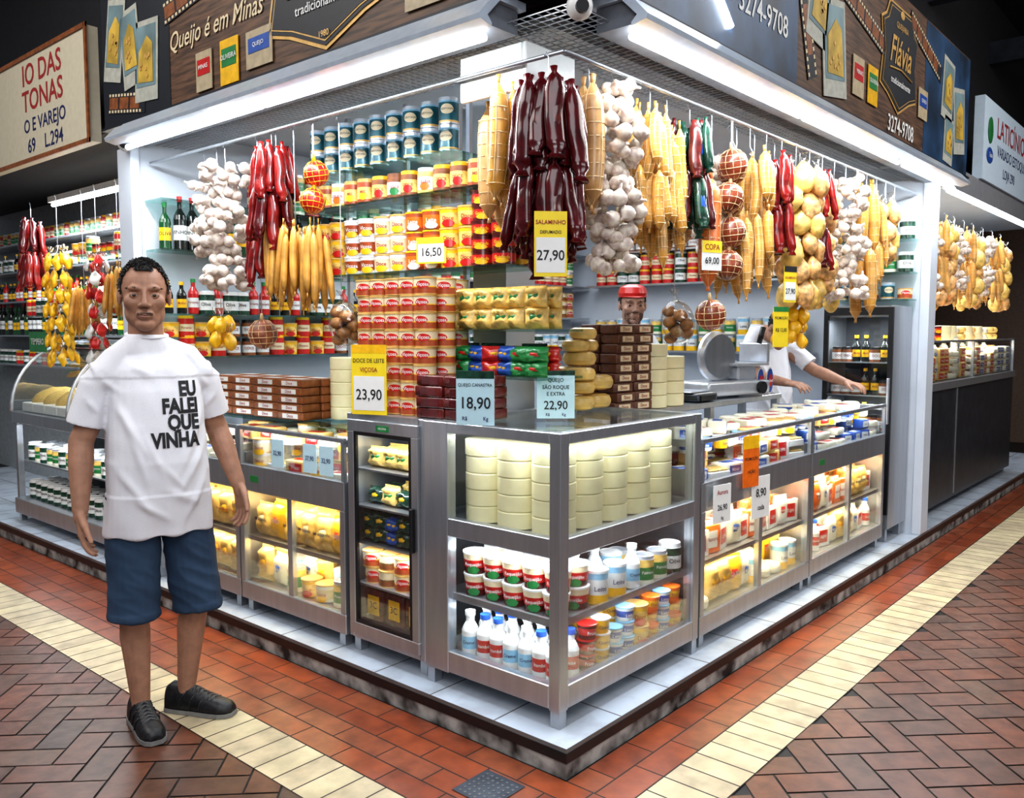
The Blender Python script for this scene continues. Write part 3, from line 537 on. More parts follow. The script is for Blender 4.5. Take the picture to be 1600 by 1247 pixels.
def pack(m,L=.29,r=.032,lm=None):
    mb=MB(); n=16; zs=[];w=[]
    for i in range(n+1):
        t=i/n; z=t*L; zs.append(z)
        w.append(.014 if t==0 else .009 if t<.1 else r*(.72+.28*min(1,(t-.1)*6))*(1+.03*math.sin(t*19+L*50)) if t<.88 else r*(.5 if t<.94 else .9))
    mb.tube([(0.003*math.sin(i*.6+L*20),0,-q) for i,q in enumerate(zs)],w,m,12,fl=.7); mb.wob(.004,16)
    if lm: mb.pillow(r*1.1,L*.3,r*.4,lm,n=4,M=T(0,-r*.5,-L*.7),wr=.05)
    return mb
RP=[mk(pack(DRED,.31,.034),'salami_pack'),mk(pack(DRED,.28,.031),'salami_pack'),mk(pack(DRED,.3,.033,MAR),'salami_pack')]
RP2=[mk(pack(RDP,.24,.026),'salami_pack'),mk(pack(DRED,.25,.026),'salami_pack'),mk(pack(RDP,.26,.026),'salami_pack')]
GP=[mk(pack(DGRN,.24,.03,DRED),'salami_pack'),mk(pack(MAR,.24,.028),'salami_pack'),mk(pack(DGRN,.24,.028,BLU),'salami_pack')]
def garl():
    mb=MB(); n=16; prof=[(.0,-.022),(.014,-.024),(.026,-.014),(.03,0),(.026,.013),(.014,.024),(.006,.032),(.0045,.05)]
    rings=[[(q*(1+.07*abs(math.sin(k*math.pi*3.5/n*2)) )*math.cos(6.28318*k/n),q*(1+.07*math.cos(7*6.28318*k/n))*math.sin(6.28318*k/n),z) for k in range(n)] for q,z in prof]
    mb.loft(rings,GAR); return mb
GB=mk(garl(),'garlic_bulb')
def ballm(m,r,nm):
    mb=MB().ell((0,0,-r-.01),(r,r,r*1.02),m,18,12)
    for q in range(6):
        a=q*math.pi/6; mb.tube([(1.01*r*math.cos(a)*math.cos(t*.524),1.01*r*math.sin(a)*math.cos(t*.524),-r-.01+1.03*r*math.sin(t*.524)) for t in range(13)],.0018,nm,3,caps=False)
    for q in (-.6,-.2,.2,.6): rr=1.01*r*math.sqrt(1-q*q); mb.tube([(rr*math.cos(t*.524),rr*math.sin(t*.524),-r-.01+q*r*1.02) for t in range(13)],.0018,nm,3,caps=False)
    mb.tube([(0,0,-.012),(0,0,.02)],[.012,.005],nm,6); return mb
BALR=mk(ballm(RED,.055,YEL),'netted_ball'); BALB=mk(ballm(mat('ball_brown',(.22,.045,.018),.3,coat=.5,v=.5,sc=18),.065,NET),'netted_ball'); HAM=mk(ballm(mat('ham_brown',(.25,.08,.04),.4,v=.5,sc=20),.07,NET),'ham')
def pbag(m,w=.13,h=.16,t=.08):
    def fn(p):
        k=noise.noise(p*26)*.012+noise.noise(p*60)*.005; f=(p.z+h+.02)/h; s=1-.55*max(0,f-.55)/.45
        return Vector((p.x*s+k,p.y*s+k*.8,p.z))
    mb=MB().ell((0,0,-h/2-.03),(w/2,t/2,h/2),m,18,14,fn=fn); mb.tube([(0,0,-.06),(0,0,-.03),(0,0,.01)],[.016,.007,.022],FILM,8); return mb
SNT=mat('snack_tan',(.6,.34,.13),.4,coat=.4,v=.5,sc=30)
YB=[mk(pbag(YEL2),'goods_bag'),mk(pbag(SNT),'goods_bag'),mk(pbag(YEL2,.11,.18,.09),'goods_bag'),mk(pbag(SNT,.1,.14,.08),'goods_bag')]
BUNM=mat('bun_brown',(.36,.17,.06),.5,v=.5,sc=18)
bb=MB()
for k in range(9): bb.ell((.045*math.cos(k*2.4),.03*math.sin(k*2.4),-.09-.015*k),(.032,.03,.026),BUNM,12,8)
bb.ell((0,0,-.14),(.085,.062,.1),FILM,16,12); bb.tube([(0,0,-.05),(0,0,-.02),(0,0,.01)],[.02,.007,.025],FILM,8)
BUN=mk(bb,'bread_bag'); YP=mk(pbag(YEL,.07,.09,.06),'pepper_bag')
def hang(name,label,cat,cn,ms,x,y,zt,n,rd,rows,step,g=None,tilt=8,zj=.02,hook=True,taper=0):
    rt=root(name,label,cat,T(x,y,zt),g)
    top=2.425-zt
    if hook:
        hk=MB().tube([(0,0,-.02),(0,0,top*.3),(0,0,top-.02),(0,.01,top),(0,.018,top-.012)],.0022,ALU,5); new('hook',hk,None,None,None,rt)
    for k in range(rows):
        for i in range(n):
            a=6.28318*(i+.5*(k%2))/n+U(-.2,.2); r=rd*(1-taper*k/max(1,rows)) if n>1 else 0
            q=(i%2)*.35*r
            if cn=='garlic_bulb': 
                r*=.82+.38*math.sin(k*1.35+x*9)+U(-.15,.12); M=T(r*math.cos(a),r*math.sin(a),-k*step+U(-zj,zj))@RZ(U(0,360))@RX(U(10,170))@SC(*(U(.78,1.12),)*3)
            else: s=U(.9,1.08) if n>1 else 1; M=T((r-q)*math.cos(a),(r-q)*math.sin(a),-k*step+U(-zj,zj))@RZ(math.degrees(a)+90)@RX(-tilt+U(-5,4))@SC(s,s,s)
            new(cn,CH(ms),None,None,M,rt)
    return rt
gl='braid of white garlic bulbs hanging from a hook'
def garlic(x,y,zt,n=9,rd=.095,rows=10): hang('garlic_braid',gl,'garlic','garlic_bulb',[GB],x,y,zt,n,rd,rows,.056,'garlic braids')
def saus(x,y,zt,n,rd,rows=1,step=.2,ms=None,label='bunch of thin yellow sausages',tilt=5,g='sausage bunches'): hang('sausage_bunch',label,'sausage','sausage',ms or SA1,x,y,zt,n,rd,rows,step,g,tilt=tilt,zj=.03)
def sala(x,y,zt,n,rd,rows,step,ms,label,tilt=6): hang('salami_bunch',label,'salami','salami_pack',ms,x,y,zt,n,rd,rows,step,'salami bunches',tilt=tilt)
def snack(x,y,zt,n,rd,rows): hang('snack_bunch','cluster of pale yellow snack bags','bags','goods_bag',YB,x,y,zt,n,rd,rows,.115,'bag clusters',taper=.2)
garlic(.13,2.24,2.3,10,.095,11); garlic(.18,2.52,2.25,7,.06,7)
sala(.12,1.82,2.36,11,.075,2,.19,RP2,'bunch of dark red shiny salami packs')
hang('cheese_ball','round cheeses in red net with yellow cord','cheese','netted_ball',[BALR],.12,1.5,2.26,1,0,2,.12,zj=.002)
saus(.13,1.80,2.0,10,.055,tilt=2); saus(.13,1.66,1.98,12,.055,tilt=2); saus(.13,1.52,1.97,9,.045,tilt=2)
sala(.14,1.97,1.98,6,.04,1,.2,RP2,'short bunch of dark red sausages')
hang('netted_ham','brown ham tied in netting','ham','ham',[HAM],.15,1.98,1.58,1,0,1,.1)
hang('bread_bag','clear bag of brown rolls hanging','bag','bread_bag',[BUN],.16,1.37,1.66,1,0,1,.1)
hang('pepper_bunch','small bag of yellow snacks hanging','bags','pepper_bag',[YP],.15,2.35,1.62,3,.04,2,.08)
saus(.12,.37,2.36,4,.045,ms=SA2,label='large yellow sausages tied in netting',tilt=2); saus(.22,.52,2.32,3,.04,ms=SA3,label='large tan sausages tied in netting',tilt=2)
sala(.08,.15,2.33,13,.095,2,.25,RP,'large bunch of dark red glossy salami packs',7); sala(.08,.15,2.30,7,.05,2,.30,RP,'inner bunch of dark red glossy salami packs',3)
saus(.28,.13,2.36,3,.03,ms=SA3,label='long tan sausage in netting',tilt=1)
garlic(.43,.13,2.36,10,.088,12)
saus(.66,.12,2.34,9,.06,2,.2,SA1L,'thick bunch of yellow sausages',5); saus(.8,.13,2.3,7,.05,2,.17,SA1L,'thick bunch of yellow sausages',5); snack(.88,.32,2.35,3,.04,3)
sala(.98,.13,2.36,10,.065,2,.2,GP,'bunch of dark green wrapped salami')
saus(1.13,.11,2.18,1,0,ms=[mk(sausage(.45,.045,SAO,NET,.0),'sausage')],label='thick orange sausage in netting',tilt=0); saus(1.14,.28,2.34,6,.04,2,.2,SA4,'bunch of tan netted sausages',3)
hang('cheese_ball','orange netted cheese ball hanging','cheese','netted_ball',[BALB],1.12,.1,1.66,1,0,1,.1,hook=False)
hang('cheese_ball','string of round brown netted cheeses','cheese','netted_ball',[BALB],1.29,.1,2.3,1,0,4,.145,zj=.002); hang('cheese_ball','round brown netted cheeses','cheese','netted_ball',[BALB],1.41,.16,2.3,1,0,3,.145,zj=.002)
saus(1.58,.13,2.32,9,.075,2,.25,SA1L,'thick bunch of yellow sausages',5); saus(1.42,.14,1.98,6,.05,1,.25,SA1L,'thick bunch of yellow sausages',5); garlic(1.5,.32,2.3,6,.05,8)
sala(1.82,.14,2.34,9,.075,2,.2,RP2,'bunch of bright red salami packs'); snack(1.93,.3,2.35,3,.05,4)
snack(2.1,.13,2.38,5,.08,6); saus(2.22,.3,2.34,6,.05,2,.22,SA4,'bunch of tan netted sausages',3)
sala(2.37,.14,2.34,7,.055,2,.25,RP2,'bunch of thin dark red sausages')
snack(2.52,.18,2.33,4,.06,5)
garlic(2.74,.13,2.34,10,.1,12); snack(2.92,.3,2.3,3,.05,5)
saus(3.08,.13,2.38,4,.055,2,.34,SA2,'long pale yellow sausages in netting',2); saus(3.26,.14,2.3,7,.05,2,.25,SA1L,'thick bunch of yellow sausages',3)
snack(3.45,.14,2.34,4,.06,3)
hang('pepper_bunch','small yellow bags of peppers hanging','bags','pepper_bag',[YP],2.18,.2,1.66,5,.06,3,.06)
hang('bread_bag','clear bag of brown rolls hanging','bag','bread_bag',[BUN],1.17,.3,1.68,1,0,1,.1)
for i in range(14): new('empty_hook',MB().tube([(0,0,-.12),(.012,0,-.13),(.02,0,-.115),(0,0,-.09),(0,0,-.005),(0,.01,.005),(0,.018,-.007)],.0022,ALU,5),'bare steel S hook on the rail','hook',T(1.3+i*.17,.1,2.42)@RZ(U(-40,40)),group='bare hooks')
# ---------------------------------------------------------------- price signs
def psign(x,y,z,w,h,rot,bm,lines,label,top=None,back=None):
    b=MB().box(-w/2,w/2,-.0015,.0015,0,h,bm); 
    if top: b.box(-w/2,w/2,-.0022,-.0015,h*top[0],h,top[1]); 
    if back: b.box(-w*.44,w*.44,-.0024,-.0015,h*.06,h*back,PAPW)
    for t,s,f,m in lines: b.text(t,s,m,FT(0,h*f,-.0035),xs=.9)
    new('price_sign',b,label,'price sign',T(x,y,z)@RZ(rot))
yl='yellow price card with handwritten price'
psign(-.045,.04,1.675,.105,.205,-44,PAPY,[('SALAMINHO',.019,.83,INKR),('DEFUMADO',.014,.68,INK),('27,90',.045,.32,INK)],'yellow card pinned on dark red salami',None,.6)
psign(1.0,.03,1.75,.105,.12,-20,PAPW,[('COPA',.032,.78,INKR),('69,00',.038,.32,INK)],yl,(.6,PAPY))
psign(1.76,.02,1.64,.09,.17,-15,PAPY,[('SALAMINHO',.0165,.68,INKR),('27,90',.036,.3,INK)],yl,(.84,INK),.56)
psign(1.62,.0,1.43,.105,.185,-15,PAPY,[('PROMOÇÃO',.018,.72,INK),('R$ 12,00',.024,.42,INK)],'hanging yellow price card',(.88,GRN))
psign(.08,.49,1.157,.145,.2,-62,PAPB,[('QUEIJO CANASTRA',.0165,.74,INK),('18,90',.06,.40,INK),('R$            Kg',.02,.12,INKB)],'pale blue card standing on the case',(.86,DGRN))
psign(.47,.42,1.157,.15,.19,-48,PAPB,[('QUEIJO',.021,.8,INK),('SÃO ROQUE',.021,.65,INK),('E EXTRA',.021,.51,INK),('22,90',.048,.27,INK),('R$            Kg',.016,.08,INKB)],'pale blue card standing on the case',(.9,DGRN))
psign(.085,1.1,1.157,.165,.29,-70,PAPY,[('DOCE DE LEITE',.024,.77,INK),('VIÇOSA',.026,.64,INKR),('23,90',.062,.28,INK)],'yellow card in front of the tin stack',(.88,YEL),.55)
psign(.35,1.0,1.79,.14,.11,-70,PAPY,[('16,50',.05,.42,INK)],'yellow handwritten price card on the shelf',None,.75)
psign(1.5,.075,.78,.12,.24,-10,ORG,[('PROMOÇÃO',.02,.55,INK),('LAÇÃO',.02,.3,INK)],'orange promotion card on the counter front',(.75,YEL))
psign(1.6,.07,.62,.15,.2,-8,PAPW,[('8,90',.055,.6,INK),('cada',.035,.25,INK)],'white handwritten card on the counter front')
psign(1.22,.075,.66,.13,.17,-8,PAPW,[('Aurora',.03,.8,INKR),('26,90',.036,.4,INK),('kg',.022,.13,INK)],'white handwritten card on the counter front')
for i,y in enumerate((1.38,1.5,1.75)): psign(.07,y,.87,.09,.13,-86,PAPB,[('32,90' if i!=1 else '37,90',.03,.5,INKB)],'small pale blue price card on the glass')
for i in (0,1):
    x=2.64+i*.13; b=MB()
    for k,(r,m) in enumerate(((.06,WP),(.052,BLU),(.034,RED))): b.lathe([(0,0),(r,0),(r,.003),(0,.003)],m,22,M=T(x,.565-k*.003,1.204)@RX(90)@SC(.8,1.4 if k<2 else 1.1,1))
    b.text('Quatá',.024,PAPW,FT(x,1.204,.554)); new('oval_badge',b,'blue and red oval brand badge','badge',group='oval badges')
# ---------------------------------------------------------------- shop signs
def polaroid(b,s,z,w,h,a,M):
    Q=M@T(s,-.036,z)@RY(a); b.box(-w/2,w/2,-.003,0,-h/2,h/2,mat('print_white',(.4,.4,.35),.6),M=Q); b.box(-w*.42,w*.42,-.005,-.003,-h*.32,h*.43,mat('photo_sky',(.16,.24,.26),.5,v=.3,sc=4),M=Q)
    b.add([(-w*.34,-.007,-h*.26),(w*.34,-.007,-h*.28),(w*.3,-.007,h*.2),(w*.05,-.007,h*.3),(-w*.3,-.007,h*.12)],[(4,3,2,1,0)],mat('photo_yellow',(.5,.33,.05),.5,v=.3,sc=9),M=Q)
    for i in range(7): b.lathe([(0,0),(.012,0),(.012,.002),(0,.002)],GOLD,8,M=Q@T(U(-.25,.25)*w,-.008,U(-.2,.1)*h)@RX(90))
def film(b,s,z,L,a,M):
    Q=M@T(s,-.034,z)@RY(a); b.box(-L/2,L/2,-.002,0,-.055,.055,SGN,M=Q)
    for i in range(int(L/.035)):
        for q in (-.042,.042): b.box(-L/2+.01+i*.035,-L/2+.028+i*.035,-.0035,-.002,q-.007,q+.007,CREAM,M=Q)
    for i in range(int(L/.12)): b.box(-L/2+.015+i*.12,-L/2+.115+i*.12,-.0035,-.002,-.03,.03,BRN,M=Q)
def badge(b,s,z,w,h,M,l1,l2,l3):
    for k,mm,dy in ((1,GOLD,-.036),(.95,SGN,-.04),(.9,GOLD,-.042),(.88,SGN,-.044)):
        pts=[(-.5,.3),(-.38,.36),(-.3,.5),(.3,.5),(.38,.36),(.5,.3),(.44,0),(.5,-.3),(.3,-.36),(0,-.5),(-.3,-.36),(-.5,-.3),(-.44,0)]
        n=len(pts); b.add([(s+w*k*x,dy,z+h*k*y) for x,y in pts],[tuple(range(n-1,-1,-1))],mm,M=M)
    b.text(l1,h*.36,GOLD,M@FT(s,z+h*.05,-.048),bold=.012,xs=.8,it=.35); b.tube([(s-w*.3,-.048,z-h*.12),(s,-.048,z-h*.09),(s+w*.3,-.048,z-h*.13)],.005,GOLD,5,M=M)
    b.text(l2,h*.085,PAPW,M@FT(s,z-h*.22,-.048)); b.text(l3,h*.075,GOLD,M@FT(s,z+h*.3,-.048)); b.ell((s,-.046,z+h*.42),(h*.06,.003,h*.04),GOLD,M=M)
def prod(b,s,z,w,h,m,m2,t,M):
    b.box(s-w/2,s+w/2,-.04,-.036,z-h/2,z+h/2,m,M=M); b.box(s-w*.4,s+w*.4,-.042,-.04,z-h*.1,z+h*.3,m2,M=M); b.text(t,h*.16,PAPW,M@FT(s,z+h*.1,-.045))
ML=FLM['L']; CRD=mat('cream_print',(.42,.34,.22),.5)
rt=root('shop_sign','dark wood printed fascia sign with cheese photos','shop sign',T(-.02,1.6,2.6))
b=MB().box(-3.19,.03,-.03,.03,2.6,3.43,WOOD,M=ML); b.box(-3.19,-2.45,-.033,-.03,2.61,3.42,SGN,M=ML); b.box(-3.2,.03,-.05,.03,2.598,2.61,SGN,M=ML)
polaroid(b,-3.03,3.05,.2,.42,12,ML); polaroid(b,-2.85,2.98,.2,.4,-6,ML); polaroid(b,-2.68,2.88,.24,.4,4,ML)
film(b,-2.0,3.13,1.0,-8,ML); film(b,-2.92,2.71,.42,8,ML)
b.text('Queijo é em Minas',.125,CREAM,ML@FT(-2.03,2.91,-.036),bold=.006,xs=.85,it=.3)
prod(b,-2.12,2.72,.14,.18,CRD,RED,'MINAS',ML); prod(b,-1.9,2.72,.15,.2,YEL,GRN,'OLIVEIRA',ML); prod(b,-1.66,2.73,.2,.16,CRD,BLU,'QUEIJO',ML)
badge(b,-1.19,2.95,.82,.66,ML,'Flávia','tradicionalmente','QUEIJARIA'); b.text('1980',.035,GOLD,ML@FT(-1.19,2.68,-.05)); 
prod(b,-.62,2.76,.2,.22,CRD,YEL,'QUEIJO',ML); polaroid(b,-.3,2.9,.22,.36,8,ML)
part('sign_board',b,rt)
rt=root('shop_sign','long printed fascia sign with phone number','shop sign',T(2.3,-.02,2.6))
MR=I4; b=MB().box(.035,4.67,-.03,.03,2.6,3.43,WOOD); b.box(.035,4.68,-.05,.03,2.598,2.61,SGN)
b.box(.05,1.65,-.033,-.03,2.61,3.42,mat('sky_print',(.03,.09,.2),.4,c2=(.008,.02,.04),sc=3)); b.box(3.6,4.66,-.033,-.03,2.61,3.42,MC['sky_print'])
b.tube([(.5,-.036,2.95),(.62,-.036,2.98),(.72,-.036,2.85),(.85,-.036,2.83),(1.0,-.036,2.7)],.012,TUBE,6)  # reflection of a neon tube on the sign, drawn as a glowing line
b.text('3274-9708',.13,PAPW,FT(1.3,2.83,-.036),xs=.85); film(b,1.75,2.9,.46,70,MR); polaroid(b,2.08,2.88,.3,.46,-8,MR); polaroid(b,1.88,3.05,.25,.4,8,MR); film(b,2.45,3.15,.9,12,MR)
prod(b,2.42,2.82,.16,.2,CRD,RED,'MINAS',MR); prod(b,2.64,2.82,.15,.2,YEL,GRN,'OLIVEIRA',MR); badge(b,3.08,3.05,.66,.6,MR,'Flávia','tradicionalmente','QUEIJARIA')
prod(b,3.55,2.9,.18,.18,CRD,BLU,'QUEIJO',MR); b.text('3274-9708',.13,PAPW,FT(3.15,2.68,-.036),xs=.85); film(b,3.6,3.25,.7,15,MR); polaroid(b,4.1,3.1,.26,.4,6,MR); polaroid(b,4.4,2.95,.28,.44,-8,MR); polaroid(b,4.15,2.78,.22,.3,4,MR)
part('sign_board',b,rt)
b=MB().box(-6.2,-3.38,-.04,.03,2.58,3.22,mat('sign_cream',(.55,.5,.38),.5,v=.04),M=ML).box(-6.2,-3.36,-.05,-.04,2.57,2.595,BRN,M=ML).box(-6.2,-3.36,-.05,-.04,3.205,3.23,BRN,M=ML).box(-3.385,-3.36,-.05,-.04,2.57,3.23,BRN,M=ML)
for t,s,m,x,z in (('IO DAS',.18,INKR,-4.02,3.1),('TONAS',.18,INKR,-4.02,2.94),('O E VAREJO',.115,INKB,-4.0,2.79),('69    L.294',.12,INKB,-4.0,2.665)): b.text(t,s,m,ML@FT(x,z,-.0415),bold=.014,xs=1.05)
new('shop_sign',b,'cream neighbouring shop sign with red lettering','shop sign')
b=MB().box(5.1,8.2,-.04,.03,2.66,3.28,mat('sign_pale',(.55,.66,.76),.5,v=.03))
b.text('LATICÍNIO',.22,INKR,FT(6.05,3.1,-.0415),bold=.01).text('VARIADO ESTOQUE',.12,INKB,FT(6.1,2.93,-.0415),bold=.006).text('LOJA 290',.11,INKB,FT(6.0,2.78,-.0415),bold=.006); b.ell((5.3,-.045,3.05),(.08,.004,.1),GRN); b.ell((5.3,-.045,2.86),(.1,.004,.06),BLU); b.text('Scala',.05,PAPW,FT(5.3,2.86,-.052))
new('shop_sign',b,'pale blue neighbouring shop sign with red lettering','shop sign')
for x,y in ((0.02,-.02),(-.02,2.98)):
    rt=root('security_camera','small white dome security camera','camera',T(x,y,2.5),'security cameras')
    new('mount',MB().lathe([(0,.04),(.03,.04),(.03,.085),(0,.085)],WP,16),None,None,None,rt); new('housing',MB().ell((0,0,.01),(.042,.042,.042),WP,18,12),None,None,None,rt); new('lens',MB().lathe([(0,0),(.022,0),(.02,.012),(0,.014)],BLACK,16,M=RZ(-40)@T(0,-.032,0)@RX(100)),None,None,None,rt)
# ---------------------------------------------------------------- left neighbour
rt=root('curved_glass_counter','curved glass deli counter with olives and grains','display counter',T(.35,4.1,.11))
b=MB().box(.1,.66,3.2,5.2,.17,.28,STEEL,.004).box(.1,.66,3.2,5.2,.84,.92,STEEL,.004).box(.12,.16,3.2,3.24,.28,.84,STEEL).box(.12,.16,5.16,5.2,.28,.84,STEEL).box(.12,.16,4.18,4.22,.28,.84,STEEL).box(.6,.66,3.2,5.2,.28,1.4,DARK).box(.58,.66,3.2,5.2,1.40,1.44,STEEL); part('body',b,rt)
n=12; pr=[(.1+.48*(1-math.cos(k/n*1.571)),.92+.5*math.sin(k/n*1.571)) for k in range(n+1)]
b=MB().add([(x,y,z) for y in (3.22,5.18) for x,z in pr],[(k,k+1,n+2+k,n+1+k) for k in range(n)],CGL,True); part('curved_glass',b,rt)
sd=MB()
for y in (3.2,5.195): sd.add([(.58,y,.92)]+[(x,y,z) for x,z in pr],[tuple(range(n+2))],CGL)
part('end_glass',sd,rt,'quarter round end glass')
for y in (3.21,4.2,5.19): part('glass_edge_trim',MB().tube([(x,y,z) for x,z in pr],.012,ALU,6),rt)
for x in (.12,.6):
    for y in (3.22,5.14): part('leg',MB().box(x,x+.04,y,y+.04,.111,.17,STEEL),rt)
part('shelf',MB().box(.16,.6,3.24,5.16,.55,.56,STEEL),rt)
plight(rt,'counter_light',(.5,4.2,1.36),(0,0,0),.05,1.8,9,(1,.95,.85)); plight(rt,'counter_light',(.16,4.2,.82),(0,0,0),.03,1.8,5)
for k in range(9): 
    y=3.32+k*.21; b=MB().box(.14,.57,y-.095,y+.095,.925,.99,WP,.005); m=CH([GRAIN,GRAIN,GRAIN,CHE2]); b.ell((.36,y,.985),(.19,.09,.11),m,fn=lambda p:p+Vector((0,0,.014*noise.noise(p*60)))); new('grain_tray',b,'white tray heaped with grains or olives','tray',group='grain trays')
row([OJAR,PJAR],'L',3.32,5.1,.11,[.22,.34],.561,1,.1,'jars in the neighbouring counter'); row([OJAR],'L',3.32,5.1,.11,[.22,.34],.282,1,.1,'jars in the neighbouring counter')
for i,z in enumerate((1.2,1.47,1.78,2.05,2.3)):
    new('wall_shelf',MB().box(.78,.99,3.2,8,z-.015,z,STEEL),'steel wall shelf of the neighbouring shop','shelf',group='wall shelves')
    row([[OJAR,RJAR],[WINE,OIL],[SAUR,SAUC],[SAUC,OJAR],[PJAR,RJAR]][i],'L',3.25,7.8,.1,[.88],z+.001,1,.1,'bottles on the wall shelves')
row([PJAR,RJAR,TUBY[0],TUBR],'L',3.35,4.5,.1,[.35],2.02,1,.1,'hanging jars on the front shelf'); new('glass_shelf',MB().box(.28,.42,3.25,4.6,2.01,2.02,GSH),'green tinted glass shelf on brackets','shelf')
row([RJAR,SAUR,OJAR],'L',3.35,5.4,.1,[.35],1.62,1,.1,'jars on the lower front shelf'); new('glass_shelf',MB().box(.28,.42,3.25,5.5,1.61,1.62,GSH),'green tinted glass shelf on brackets','shelf')
new('fluorescent_lamp',MB().box(.3,.36,3.3,4.9,2.42,2.46,WP).tube([(.33,3.32,2.405),(.33,4.88,2.405)],.014,TUBE,8),'white fluorescent strip lamp','lamp')
YPS=mk(pbag(YEL,.045,.12,.045),'pepper_bag')
hang('pepper_bunch','string of yellow plastic bottles hanging','bags','pepper_bag',[YPS],.2,4.5,2.06,6,.06,7,.105,tilt=14); sala(.22,3.35,2.25,6,.05,4,.22,[RP2[0],GP[2]],'string of red and green packets')
PBR=[mk(pbag(RED,.06,.09,.03),'goods_bag'),mk(pbag(WP,.06,.09,.03),'goods_bag')]
hang('snack_bunch','cluster of red and white sachets hanging','bags','goods_bag',PBR,.2,3.9,2.0,4,.05,7,.1); saus(.2,3.6,1.9,8,.06); saus(.22,4.15,1.8,8,.06); sala(.22,5.0,2.3,7,.06,2,.22,RP2,'string of dark red packets')
psign(.14,4.75,1.36,.3,.14,-90,GRN,[('TEMPERO',.06,.5,PAPW)],'green card with white lettering')
# ---------------------------------------------------------------- right neighbour
rt=root('long_counter','dark steel shop counter with glass top case','display counter',T(5.8,.4,.11))
part('body',MB().box(4.25,7.4,.12,.7,.17,1.12,STEELD,.005).box(4.25,7.4,.1,.12,1.06,1.12,STEEL,.003).box(5.3,5.32,.115,.125,.2,1.06,STEEL),rt)
part('glass_case',MB().box(4.25,7.4,.13,.135,1.12,1.42,GLASS).box(4.25,7.4,.13,.6,1.42,1.425,GLASS),rt)
part('case_frame',MB().box(4.25,7.4,.12,.14,1.42,1.435,STEEL).box(4.25,4.27,.12,.14,1.12,1.42,STEEL).box(5.8,5.82,.12,.14,1.12,1.42,STEEL).box(7.38,7.4,.12,.14,1.12,1.42,STEEL),rt)
for x in (4.3,7.3): part('leg',MB().box(x,x+.05,.15,.2,.111,.17,STEEL),rt)
plight(rt,'counter_light',(5.8,.2,1.41),(rad(15),0,0),3,.05,13,(1,.95,.85))
row([CHC,TRW,WHS,CHB,BGW],'R',4.35,7.3,.13,[.2,.32,.44],1.121,4,.06,'goods in the neighbouring case',tv=1); row([WHY,WHS,WH,TUBR],'R',4.4,7.2,.17,[.3],1.426,2,.06,'cheeses on the neighbouring case')
for z in (1.65,2.0):
    new('wall_shelf',MB().box(4.2,8.5,1.2,1.39,z-.015,z,STEEL),'steel wall shelf of the neighbouring shop','shelf',group='wall shelves'); row([PJAR,JAR[0],OJAR],'R',4.3,8.3,.14,[1.28],z+.001,1,.1,'jars on the far wall shelf')
new('fluorescent_lamp',MB().box(4.3,7.8,-.02,.05,2.5,2.655,ALU).tube([(4.35,.0,2.48),(7.7,.0,2.48)],.016,TUBE,8),'white fluorescent strip lamp','lamp')
for i,x in enumerate((4.35,4.6,4.85,5.1,5.35,5.65,5.95,6.3,6.65,7.0)):
    if i%3==0: snack(x,.2,2.34,4,.07,5)
    elif i%3==1: garlic(x,.2,2.3,8,.08,9)
    else: saus(x,.2,2.34,8,.07,2,.25,SA1L)
# ---------------------------------------------------------------- people
def evalmesh(mb,name,vox,mtl,it=4,fac=.5):
    me=mb.mesh(name); o=bpy.data.objects.new('tmp',me); TC_.objects.link(o)
    r=o.modifiers.new('r','REMESH'); r.mode='VOXEL'; r.voxel_size=vox; r.use_smooth_shade=True
    s=o.modifiers.new('s','SMOOTH'); s.iterations=it; s.factor=fac
    m2=evalobj(o); m2.name=name
    bpy.data.objects.remove(o); bpy.data.meshes.remove(me); m2.materials.clear()
    m2.materials.append(mtl); m2.polygons.foreach_set('use_smooth',[True]*len(m2.polygons)); m2.polygons.foreach_set('material_index',[0]*len(m2.polygons)); return m2
def displace(me,fn):
    P=[v.co.copy() for v in me.vertices]; Nn=[v.normal.copy() for v in me.vertices]; out=[]
    for p,n in zip(P,Nn): q=fn(p,n); out+=[q.x,q.y,q.z]
    me.vertices.foreach_set('co',out); me.update()
def ring(cx,cy,z,rx,ry,n=28,sq=2.4):
    out=[]
    for k in range(n):
        a=6.28318*k/n; c,s=math.cos(a),math.sin(a); out.append((cx+rx*math.copysign(abs(c)**(2/sq),c),cy+ry*math.copysign(abs(s)**(2/sq),s),z))
    return out
def hand(mb,w,d,n,th,sk,sc=1.,curl=12):
    d=Vector(d).normalized(); n=Vector(n); n=(n-d*n.dot(d)).normalized(); th=Vector(th); th=(th-d*th.dot(d)-n*th.dot(n)).normalized(); w=Vector(w)
    for k in range(4):
        o=(.030-.020*k)*sc; mb.cap(w+d*.015*sc+th*o*.55,w+d*.088*sc+th*o,.016*sc,.0125*sc,sk,10)
    mb.cap(w-d*.02*sc,w+d*.03*sc,.027*sc,.023*sc,sk,12)
    for k,l in enumerate((.072,.082,.077,.06)):
        p=w+d*.09*sc+th*(.0325-.0215*k)*sc; a=0; L=l*sc
        for q,(fr,r) in enumerate(((.42,.0095),(.32,.0088),(.26,.0082))):
            a+=rad(curl*(1+.35*q)+k*3); dd=(d*math.cos(a)+n*math.sin(a)+th*(.07-.05*k)).normalized(); p2=p+dd*L*fr; mb.cap(p,p2,r*sc,(r-.0006)*sc,sk,10); p=p2
    p=w+d*.022*sc+th*.024*sc
    for fr,r,b in ((.045,.014,.75),(.032,.011,.5),(.026,.0095,.35)):
        dd=(d*1+th*b+n*.3).normalized(); p2=p+dd*fr*sc; mb.cap(p,p2,r*sc,(r-.001)*sc,sk,10); p=p2
SCULPT=[]
